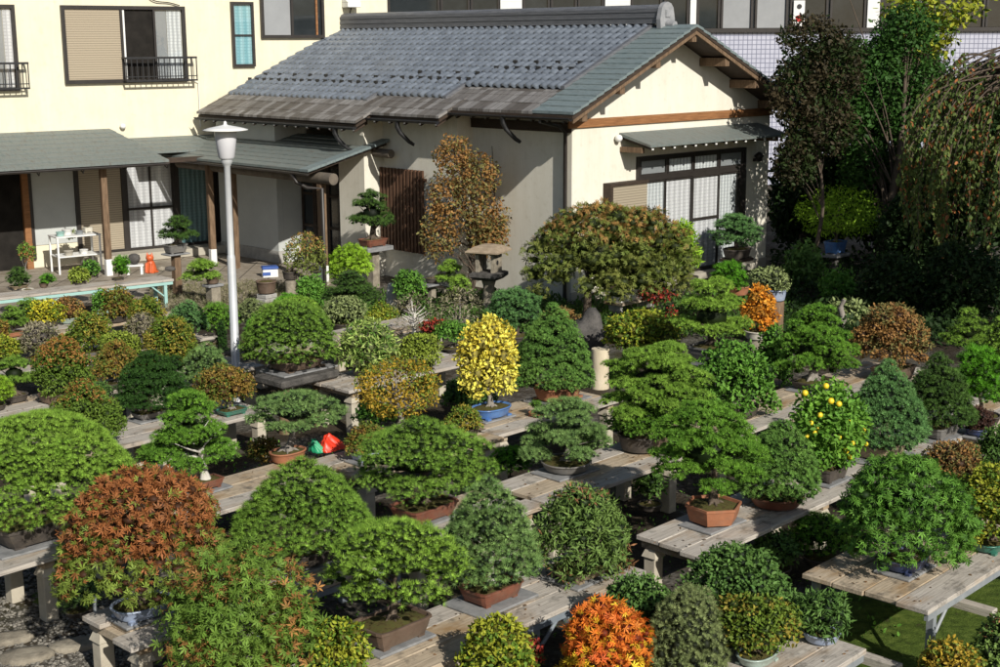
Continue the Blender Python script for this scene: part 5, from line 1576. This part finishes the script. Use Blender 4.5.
# stone lantern
b_ = P(489, 312); sq = scale_at(b_)
e = empty('stone_lantern', b_, BA + .35, 'weathered stone lantern with a wide tan roof against the house wall', 'stone lantern')
h = lambda py: zat(489, py, b_)
zb = h(279)
MB().lathe([(.16, 0), (.13, .08), (.11, .2), (.105, zb - .12), (.14, zb - .002)], 14).build('post', M['stone'], e)
MB().loft([[(x * k, y * k, z) for x, y in ((-1, -1), (1, -1), (1, 1), (-1, 1))] for k, z in ((.2, zb), (.27, zb + .06), (.27, zb + .12), (.22, zb + .14))], True, True, False).build('platform', M['stone_dark'], e)
zc = h(253)
fb = MB()
for sx in (-1, 1):
    for sy in (-1, 1): fb.box(sx * .15 - .03, sx * .15 + .03, sy * .15 - .03, sy * .15 + .03, zb + .142, zc)
fb.box(-.12, .12, -.17, -.14, zb + .142, zc)
fb.box(-.12, .12, .14, .17, zb + .142, zc)
lbx = fb.build('light_box', M['stone'], e)
MB().tube([(0, -.174, (zb + zc) / 2 + .07), (0, -.171, (zb + zc) / 2 + .07)], .045, 14).build('round_opening', M['black'], lbx)
MB().loft([[(x * k, y * k, z) for x, y in ((-1, -1), (0, -1.0), (1, -1), (1, 0), (1, 1), (0, 1.0), (-1, 1), (-1, 0))] for k, z in ((.25, zc + .002), (.32, zc + .03), (.32, zc + .055), (.2, zc + .13), (.09, zc + .16))], True, True, False).build('roof', mottled('tan_stone', (.25, .19, .13), (.40, .32, .23), 9, .9, .5, .2), e)
# white trays with seedlings on a shelf by the big maple
b_ = P(628, 318); z_ = zat(628, 299, b_)
e = empty('shelf', (b_[0], b_[1], 0), BA, 'dark plank shelf below the wide maple with white planting trays', 'shelf')
MB().box(-.45, .65, -.2, .2, z_ - .05, z_, .006).build('plank', M['plank_brown'], e)
for x in (-.35, .55): MB().box(x - .05, x + .05, -.12, .12, 0, z_ - .052, .006).build('leg', M['concrete'], e)
for k, (x, lab) in enumerate(((-.2, 'larger white planting tray at the left of the shelf'), (.36, 'smaller white planting tray at the right of the shelf'))):
    q = Vector(b_) + Matrix.Rotation(BA, 3, 'Z') @ Vector((x, 0, 0))
    e = empty('planting_tray', (q.x, q.y, z_ + .001), BA, lab, 'tray', 'white planting trays')
    hw = .24 if k == 0 else .2
    MB().loft([[(x_ * s1, y_ * s1, zz) for x_, y_ in ((-hw, -.15), (hw, -.15), (hw, .15), (-hw, .15))] for s1, zz in ((.9, 0), (1, .14), (1.04, .142), (1.04, .155), (.97, .155), (.95, .11))], True, False, False).build('tray', M['white'], e)
    MB().box(-hw * .94, hw * .94, -.14, .14, .06, .115).build('soil', M['soil'], e)
    rr = np.random.default_rng(k)
    crown(rr, 'seedlings', e, (0, 0, .2), (hw * .8, .12, .1), 'dome', 'leaf', .05, 260, 'mapleg', 12, .35)
pl('dark pot plant with red leaves beside the white trays', 'red_shrub', 'ball', (636, 286, 674, 305), (652, 318), ('round', 16, .6, 'dark'), 'leaf', 'redp', z=.25, size=.05, cover=1.6)
pl('yellow green leafy shrub in front of the window behind the maple', 'leafy_shrub', 'egg', (660, 220, 702, 268), (688, 286), ('round', 20, .5, 'dark'), 'long', 'lime', z=.3, size=.1, cover=3)
# rock and pale post
b_ = P(590, 374)
rk = MB(); rr = np.random.default_rng(4)
bmq = bmesh.new(); bmesh.ops.create_icosphere(bmq, subdivisions=3, radius=1)
for q in bmq.verts:
    n_ = 1 + .16 * math.sin(4.1 * q.co.x + 1) * math.cos(3.3 * q.co.y) + .1 * math.sin(7 * q.co.z + 2 * q.co.x)
    q.co = Vector((q.co.x * .3 * n_, q.co.y * .26 * n_, q.co.z * .36 * n_ + .26))
bmq.verts.index_update()
rk.add([q.co.copy() for q in bmq.verts], [[q.index for q in f.verts] for f in bmq.faces], True); bmq.free()
o = rk.build('rock', M['stone_dark'], None, Vector(b_) + Vector((0, .3, .25))); tag(o, 'dark rounded rock behind the pale cut post', 'rock')
b_ = P(600, 388)
o = MB().lathe([(.13, 0), (.125, .3), (.128, .55), (.125, .57)], 14).build('cut_post', mottled('pale_cut_timber', (.50, .43, .30), (.66, .58, .44), 8, .9, .4, .2, (1, 1, .3)), None, Vector(b_)); tag(o, 'pale cut timber post beside the cypress cone', 'post')
b_ = P(163 + 220, 310)
o = MB().lathe([(.11, 0), (.1, .4), (.06, .55), (.01, .58)], 10).build('standing_stone', M['concrete'], None, Vector(P(392, 314))); tag(o, 'small grey standing stone below the tall stand', 'stone')
# red cover
b_ = P(329, 449, .6)
e = empty('plastic_cover', b_, BA, 'bright red plastic cover with a green band lying on a bench', 'plastic cover')
M['redpl'] = mottled('red_plastic', (.62, .035, .012), (.72, .05, .018), 4, .4, .05, .5)
M['greenpl'] = mottled('green_plastic', (.02, .30, .14), (.03, .36, .18), 4, .4, .05, .5)
def wedge(x0, x1, mat, name, hs):
    n = 11
    rings = []
    for x, k in zip(np.linspace(x0, x1, 7), hs):
        rings.append([(x + .05 * math.sin(a) * 0, .13 * k * math.cos(a), .19 * k * math.sin(a) ** 1.0) for a in np.linspace(0, PI, n)])
    MB().loft(rings, True, True, True).build(name, M[mat], e)
def crumple(name, mat, sx, sy, sz, ox, oy, ph):
    bmq = bmesh.new(); bmesh.ops.create_icosphere(bmq, subdivisions=4, radius=1)
    for q in bmq.verts:
        x, y, z = q.co
        f_ = 1 + .10 * math.sin(5 * x + 3 * y + ph) + .07 * math.sin(9 * y - 4 * z + ph) + .05 * math.sin(13 * x + 7 * z)
        k = (1 - .55 * max(z, 0))
        q.co = Vector((ox + x * sx * f_ * k - .05 * max(z, 0), oy + y * sy * f_ * k, max(z, -.02) * sz * f_ + .004))
    bmq.verts.index_update()
    MB().add([q.co.copy() for q in bmq.verts], [[q.index for q in f.verts] for f in bmq.faces], True).build(name, M[mat], e)
    bmq.free()
crumple('cover', 'redpl', .17, .12, .15, .04, 0, 1.0)
crumple('band', 'greenpl', .08, .10, .13, -.13, .03, 2.2)

for (a_, b_, lab) in (((930, 596), (995, 615), 'pale timber beam lying on the moss behind the steel table leg'), ((846, 653), (900, 671), 'pale timber beam lying on the moss at the bottom right of the picture')):
    a_, b_ = P(*a_, .03), P(*b_, .03)
    L_ = float(np.hypot(*(b_ - a_)[:2]))
    o = MB().box(0, L_, -.045, .045, -.03, .05, .006).build('timber_beam', M['plank'], None, Vector(a_)); o.rotation_euler = (0, 0, math.atan2(b_[1] - a_[1], b_[0] - a_[0])); tag(o, lab, 'beam')
o = MB().tube([(0, 0, 0), (.005, .004, .42)], .016, 8).build('stake', M['steel'], None, Vector(P(97, 645))); tag(o, 'thin grey metal stake beside the corner bench leg', 'stake')

# things on the long veranda bench
VBz = .6
G5 = 'little bonsai on the long veranda bench'
pl('dark little pine in a tan tray at the left end of the veranda bench', PB, 'dome', (6, 268, 31, 288), (19, 288.5), ('oval', 20, .18, 'tan'), 'needle', 'dark', group=G5)
pl('small bright green pine in a round pot on the veranda bench', PB, 'dome', (39, 274, 56, 286), (44, 287.5), ('round', 9, .5, 'brown'), 'needle', 'grass', group=G5)
pl('light green dome on the veranda bench', AB, 'dome', (67, 268, 91, 284), (79, 284), ('oval', 16, .15, 'dark'), 'leaf', 'olive', group=G5, size=.03)
pl('leafy green clump behind the light green dome on the veranda bench', LB, 'ball', (80, 260, 101, 277), (92, 277.5), ('oval', 14, .2, 'dark'), 'leaf', 'mapleg', group=G5, size=.045)
pl('two tiered little green pine beside the white stool', PB, 'ball', (112, 254, 131, 281), (118, 280), ('oval', 13, .2, 'dark'), 'needle', 'grass', group=G5, npad=14, rp=.4)
b_ = P(151, 272.5, VBz); sq = scale_at(b_)
e = empty('cat_figure', b_, -.2, 'orange red cat figure sitting on the veranda bench', 'figure')
M['orangec'] = mottled('orange_red_glaze', (.50, .09, .025), (.62, .13, .04), 6, .4, .1, .5)
hh = 20 / sq
ct = MB()
ct.lathe([(.3 * hh, 0), (.31 * hh, .08 * hh), (.27 * hh, .3 * hh), (.2 * hh, .52 * hh), (.14 * hh, .62 * hh), (.1 * hh, .66 * hh)], 16)
ct.lathe([(.02 * hh, .56 * hh), (.16 * hh, .62 * hh), (.2 * hh, .74 * hh), (.17 * hh, .86 * hh), (.05 * hh, .91 * hh)], 16, (0, -.05 * hh, 0))
for sx in (-1, 1):
    ct.lathe([(.075 * hh, .82 * hh), (.05 * hh, .92 * hh), (.004, 1.02 * hh)], 8, (sx * .12 * hh, -.05 * hh, 0))
    ct.tube([(sx * .12 * hh, -.2 * hh, .5 * hh), (sx * .12 * hh, -.27 * hh, .25 * hh), (sx * .11 * hh, -.31 * hh, .03 * hh)], [.07 * hh, .065 * hh, .07 * hh], 8)
ct.tube(curve([(.22 * hh, .18 * hh, .06 * hh), (.36 * hh, .02 * hh, .06 * hh), (.3 * hh, -.2 * hh, .06 * hh)], 4), .05 * hh, 7)
ct.build('body', M['orangec'], e)
b_ = P(135, 274, VBz)
e = empty('stool', b_, .3, 'small white stool on the veranda bench with a dark ball on top', 'stool')
q = 11 / sq
MB().box(-.16, .16, -.11, .11, .15, .18, .006).build('seat', M['white'], e)
for sx in (-1, 1):
    for sy in (-1, 1): MB().box(sx * .12 - .022, sx * .12 + .022, sy * .08 - .022, sy * .08 + .022, 0, .148).build('leg', M['white'], e)
o = MB().lathe([(.02, 0), (.08, .03), (.115, .1), (.1, .17), (.04, .2)], 14).build('dark_ball', M['stone_dark'], None, Vector(b_) + Vector((0, 0, .181))); tag(o, 'dark mottled ball on the small white stool', 'ball')
for px, py, lab in ((162, 271, 'small tan stone at the right end of the veranda bench'), (170, 271, 'small dark stone at the right end of the veranda bench')):
    b_ = P(px, py, VBz)
    o = MB().lathe([(.03, 0), (.11, .02), (.10, .07), (.03, .09)], 10).build('stone', M['stone' if px == 162 else 'stone_dark'], None, Vector(b_)); tag(o, lab, 'stone')
# potting table on the veranda
b_ = LO + w_ * .95 + wn_ * 1.0
e = empty('potting_table', (b_[0], b_[1], 0), PI / 2 - A54, 'white metal potting table with a lower shelf against the grey panel', 'table')
MB().box(-.45, .52, -.28, .28, .78, .81, .005).build('tabletop', M['white'], e)
MB().box(-.42, .5, -.26, .26, .36, .385, .004).build('lower_shelf', M['white'], e)
for sx in (-.42, .49):
    for sy in (-.25, .25): MB().box(sx - .018, sx + .018, sy - .018, sy + .018, 0, .778).build('leg', M['white'], e)
rr = random.Random(2)
for k, (x, y, z, s_, mt, nm, lab) in enumerate(((-.3, -.1, .811, .09, 'teal', 'tin', 'pale teal tin at the left of the potting table'), (-.1, .05, .811, .11, 'white', 'tub', 'white tub in the middle of the potting table'), (.12, -.08, .811, .08, 'steel', 'tin', 'grey tin at the right of the potting table'), (-.15, -.1, .386, .1, 'found', 'bag', 'tan bag on the lower shelf of the potting table'), (.2, -.05, .386, .09, 'white', 'tub', 'white tub on the lower shelf of the potting table'))):
    q = Vector((b_[0], b_[1], 0)) + Matrix.Rotation(PI / 2 - A54, 3, 'Z') @ Vector((x, y, z))
    o = MB().lathe([(s_ * .8, 0), (s_ * .85, .01), (s_, s_ * .9), (s_ * 1.05, s_ * .92), (s_ * 1.05, s_), (s_ * .9, s_)], 12).build(nm, M[mt], None, q); tag(o, lab, nm)
q = Vector((b_[0], b_[1], 0)) + Matrix.Rotation(PI / 2 - A54, 3, 'Z') @ Vector((.36, .08, .811))
plant('little grey green succulent in a white pot on the potting table', 'succulent', 'ball', (65, 229, 77, 240), None, ('rect', 10, .6, 'white'), 'leaf', 'greyg', B=np.array(q), size=.04, tr=0)
pl('thin sparse shrub beside the doorway on the left', LB, 'loose', (17, 241, 36, 262), (28, 296), ('round', 12, .6, 'white'), 'leaf', 'maplem', z=.1, size=.05, cover=1.2)
# low heather like ground cover before the terrace
def groundcover(name, label, pts, n, pal, leaf, size, hgt, seed):
    r = np.random.default_rng(seed)
    pp_ = []
    (x0, y0, x1, y1) = pts
    for i in range(n):
        q = P(r.uniform(x0, x1), r.uniform(y0, y1))
        pp_.append([q[0], q[1], r.uniform(.02, hgt) * (.6 + .4 * math.sin(q[0] * 3) * math.cos(q[1] * 2))])
    pp_ = np.array(pp_)
    nn = unit(r.normal(0, .5, pp_.shape) + [0, 0, 1]); ori = unit(r.normal(0, .7, pp_.shape) + [0, 0, .5])
    cols = colour(r, pal, r.uniform(-1, 1, pp_.shape), None, 0, None)
    v1_, f1_, c1_ = leaves(r, pp_, nn, leaf, size, ori, cols)
    o = mesh_np(name, v1_, [f1_], c1_, M['leaf'], None)
    tag(o, label, name.replace('_', ' '), kind='stuff')
groundcover('heather', 'pinkish grey heather spread before the paved terrace', (150, 286, 330, 318), 5200, 'twig', 'needle', .07, .22, 11)
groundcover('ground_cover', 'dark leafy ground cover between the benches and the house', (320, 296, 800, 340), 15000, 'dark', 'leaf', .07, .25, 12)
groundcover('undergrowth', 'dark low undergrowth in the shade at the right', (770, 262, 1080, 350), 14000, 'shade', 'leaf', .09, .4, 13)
groundcover('weeds', 'patchy weeds on the soil under the benches', (180, 440, 900, 640), 3000, 'mapleg', 'leaf', .035, .06, 14)

r_ = np.random.default_rng(33)
pt = []
for t0, t1, nf, wd, z in ((4, 8.5, -6.44, .75, .6), (9.05, 17.5, -6.27, .76, .6), (9.3, 11.7, -4.4, 1.1, .6), (6.6, 8.4, -4.45, .72, .56), (5.75, 11.3, -8.1, .8, .6), (6.05, 12.7, -10.1, .85, .6), (6.7, 13.1, -12.73, .85, .6), (6.3, 14.5, -14.7, .85, .6)):
    for k in range(int((t1 - t0) * 26)):
        pt.append(btn(r_.uniform(t0, t1), nf - r_.uniform(.03, wd - .03) , z + .004))
pt = np.array(pt)
cl = np.array([.16, .09, .04]) * r_.uniform(.4, 1.6, (len(pt), 1))
v1_, f1_, c1_ = leaves(r_, pt, unit(r_.normal(0, .25, pt.shape) + [0, 0, 1]), 'leaf', .028, unit(r_.normal(0, 1, pt.shape) * [1, 1, .12]), cl)
tag(mesh_np('fallen_leaves', v1_, [f1_], c1_, M['leaf'], None), 'dry brown leaves fallen on the bench planks', 'fallen leaves', kind='stuff')

# ------------------------------------------------------------------ trees
def tree(label, name, base, crowns, leaf, pal, size, r0=.1, core=False, rp=.2, mat='bark', cover=2.6, kind='loose', top=None, group=None, npad=40, Y=None, stems=1, cat='tree', extra=()):
    """base: photo point of the foot (ground), or world xy with Y; crowns: photo boxes at the depth of the foot"""
    B = np.array([base[0], base[1], 0.0]) if Y else P(*base)
    e = empty(name, B, 0, label, cat, group)
    r = np.random.default_rng(zlib.crc32(label.encode()))
    s = scale_at(B)
    cs = []
    for k, bb in enumerate(crowns):
        x0, y0, x1, y1 = bb[:4]; dy = bb[4] if len(bb) > 4 else 0
        B2 = B + [0, dy, 0]
        C0 = V((x0 + x1) / 2, (y0 + y1) / 2, B2) - B
        s2 = scale_at(B2)
        a = (x1 - x0) / 2 / s2; c = (y1 - y0) / 2 / s2
        cs.append((C0, a, c, (x1 - x0) * (y1 - y0)))
    b = MB()
    tc = cs[0][0] if top is None else V(top[0], top[1], B) - B
    for q in range(stems):
        off = np.array([r.normal(0, .25), r.normal(0, .25), 0]) * (q > 0)
        tp = np.array(tc) + off * 4 + [0, 0, cs[0][2] * .3]
        pts = [np.array([0, 0, -.05]) + off * .3]
        for k in (.3, .6): pts.append(tp * k + off * .5 + r.normal(0, .05, 3) * np.linalg.norm(tp))
        pts.append(tp)
        c = curve(pts, 5); n = len(c)
        rad = [r0 * (1 - .85 * i / (n - 1)) * (1.3 if i == 0 else 1) for i in range(n)]
        b.tube(c, rad, 9)
        for (C0, a, ch, ar) in cs:
            for k in range(5 if len(cs) > 4 else 8):
                d = unit(r.normal(0, 1, 3)); t = C0 + d * np.array([a, a, ch]) * r.uniform(.4, .85)
                j = int(np.clip(t[2] / max(tp[2], .1) * .7, .2, .8) * (n - 1)); s_ = np.array(c[j])
                mid = (s_ + t) / 2 + [0, 0, .08 * np.linalg.norm(t - s_)]
                cc = curve([s_, mid, t], 4); rr = rad[j] * .35
                b.tube(cc, [rr * (1 - .85 * i / (len(cc) - 1)) for i in range(len(cc))], 6)
    b.build('trunk', M[mat], e)
    for (C0, a, ch, ar) in cs:
        lp_ = size * s
        cnt = min(cover * ar * .78 * 2 / (.34 * lp_ * lp_), 30000)
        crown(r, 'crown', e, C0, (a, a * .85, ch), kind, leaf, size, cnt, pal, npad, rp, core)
    return e
# the maple and the rust tree against the house
tree('wide spreading maple with brown green leaves before the sliding window', 'maple_tree', (586, 326), [(523, 203, 666, 292), (588, 208, 694, 290)], 'maple', 'mapleb', .075, .09, kind='dome', npad=70, rp=.17, core=True, cover=1.7)
tree('tall rust coloured tree against the shaded house wall', 'rust_tree', (468, 296), [(432, 134, 474, 176), (450, 150, 502, 206), (426, 168, 468, 226), (458, 192, 512, 250), (418, 205, 462, 264), (468, 212, 510, 264)], 'leaf', 'rust', .062, .04, npad=26, cover=1.25, stems=3)
# trees on the right, from the house to the frame edge
tree('dark brownish leaved tree beside the right end of the gable', 'broadleaf_tree', (806, 282), [(778, 14, 842, 62), (806, 26, 868, 104), (766, 56, 828, 128), (792, 92, 858, 160), (772, 128, 820, 192)], 'leaf', 'purplek', .08, .05, 'darkwood', npad=18, cover=1.9, stems=1)
tree('glossy green tree lit by the sun behind the blue pot', 'green_tree', (880, 272), [(872, 2, 940, 58), (840, 34, 908, 104), (820, 84, 876, 146), (872, 84, 940, 150), (836, 132, 888, 196), (898, 52, 952, 112), (880, 138, 930, 192)], 'leaf', 'deep', .085, .11, npad=22, cover=1.8)
tree('thin pale stemmed tree with sparse yellow green leaves', 'pale_tree', (930, 262), [(880, -30, 990, 32), (900, 10, 960, 60)], 'leaf', 'yg', .12, .05, 'bark_grey', npad=26, cover=1.3, stems=3)
for k, (base, cr, lab) in enumerate([
    ((800, 258), [(770, 150, 850, 250)], 'dim dark evergreen beside the end of the house'),
    ((905, 262), [(850, 150, 960, 262)], 'dim dark evergreen behind the green tree'),
    ((985, 268), [(925, 90, 1050, 262)], 'dim dark evergreen behind the weeping tree'),
    ((832, 254), [(774, 34, 880, 150), (800, 130, 900, 250), (768, 120, 830, 262), (860, 20, 950, 140)], 'dim dark evergreen filling the gap behind the brownish tree'),
    ((880, 252), [(850, 40, 935, 160), (870, 150, 960, 250)], 'dim dark evergreen rising behind the green tree trunk'),
    ((960, 258), [(930, 60, 1040, 180)], 'tall dim evergreen at the right edge before the tiled building')]):
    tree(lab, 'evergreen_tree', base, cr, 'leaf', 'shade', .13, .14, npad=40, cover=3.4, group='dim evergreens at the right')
for k, (base, cr, lab, pal_) in enumerate([
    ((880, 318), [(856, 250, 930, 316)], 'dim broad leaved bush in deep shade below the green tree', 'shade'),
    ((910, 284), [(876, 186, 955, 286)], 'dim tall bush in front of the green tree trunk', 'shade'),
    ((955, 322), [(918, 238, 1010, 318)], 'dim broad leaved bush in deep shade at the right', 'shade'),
    ((800, 290), [(782, 238, 826, 290)], 'low green bush beside the round stone stand', 'gloss'),
    ((838, 304), [(818, 268, 858, 304)], 'low dark green bush at the foot of the round stone stand', 'mapleg'),
    ((852, 326), [(822, 298, 876, 330)], 'grey green bush behind the upright juniper', 'greyg')]):
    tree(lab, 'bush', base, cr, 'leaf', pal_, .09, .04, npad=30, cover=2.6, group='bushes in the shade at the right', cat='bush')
o = MB().tube(curve([(0, 0, 0), (.04, 0, .2), (.0, .02, .38), (.05, 0, .52)], 4), [.06] * 5 + [.05] * 4 + [.035] * 4, 8).build('dead_stem', M['bark_grey'], None, Vector(P(840, 330))); tag(o, 'bleached dead stem standing in the shade behind the upright juniper', 'dead stem')

# weeping tree at the right edge
def weeping():
    B = P(1046, 300)
    e = empty('weeping_tree', B, 0, 'weeping tree with long arching twigs and orange flecked leaves at the right edge', 'tree')
    r = np.random.default_rng(21)
    b = MB(); tops = V(1040, 40, B) - B
    b.tube(curve([(0, 0, -.05), (.1, 0, 1.2), tops * .55, tops], 5), [.14 - .006 * i for i in range(16)], 9)
    pts = []; nr = []; orr = []
    for k in range(120):
        px = r.uniform(905, 1060); py = r.uniform(150, 262) - (abs(px - 960) < 40) * 0
        mxp = px + r.uniform(10, 40); myp = r.uniform(62, 120) + max(0, (940 - px)) * .4
        dy = r.uniform(-.9, .9)
        s_ = tops * r.uniform(.8, 1.0)
        m_ = V(mxp, myp, B + [0, dy, 0]) - B
        e_ = V(px, py, B + [0, dy * 1.3, 0]) - B
        q = (m_ + e_) / 2 + (m_ - s_) * .12
        c = curve([s_, (s_ + m_) / 2 + [0, 0, .25], m_, q, e_], 6)
        b.tube(c, [.018 * (1 - .8 * i / (len(c) - 1)) + .002 for i in range(len(c))], 4, False)
        c = np.array(c)
        for i in range(10, len(c) - 1):
            for j in range(9):
                t = r.uniform(0, 1); p_ = c[i] * (1 - t) + c[i + 1] * t
                pts.append(p_ + r.normal(0, .03, 3)); orr.append(unit(np.array([r.normal(0, .5), r.normal(0, .5), -1.0]))); nr.append(unit(r.normal(0, 1, 3) + [0, -.4, .3]))
    b.build('trunk', M['bark'], e)
    pts = np.array(pts)
    n = len(pts)
    t = r.uniform(0, 1, (n, 1))
    cols = np.array([.06, .10, .025]) * (1 - t) + np.array([.15, .20, .05]) * t
    k = r.uniform(0, 1, n) < .12
    cols[k] = np.array([.40, .15, .05]) * r.uniform(.6, 1.2, (k.sum(), 1))
    v1_, f1_, c1_ = leaves(r, pts, np.array(nr), 'leaf', .085, np.array(orr), cols)
    mesh_np('leaves', v1_, [f1_], c1_, M['leaf'], e)
weeping()
# trees that stand just outside the frame on the right and throw the shade
tree('broad evergreen beyond the right edge', 'evergreen_tree', (11.2, 19.5), [(1085, -60, 1330, 190)], 'leaf', 'shade', .2, .18, npad=40, cover=3.4, Y=True, group='evergreens outside the frame')
# conifers seen above the ridge at the left of the far building
tree('small green tree between the two houses behind the ridge', 'green_tree', (415, 110), [(386, -12, 442, 24)], 'leaf', 'mapleg', .16, .1, Y=None, npad=20)
print('plants', NP[0], 'objects', len(bpy.data.objects))
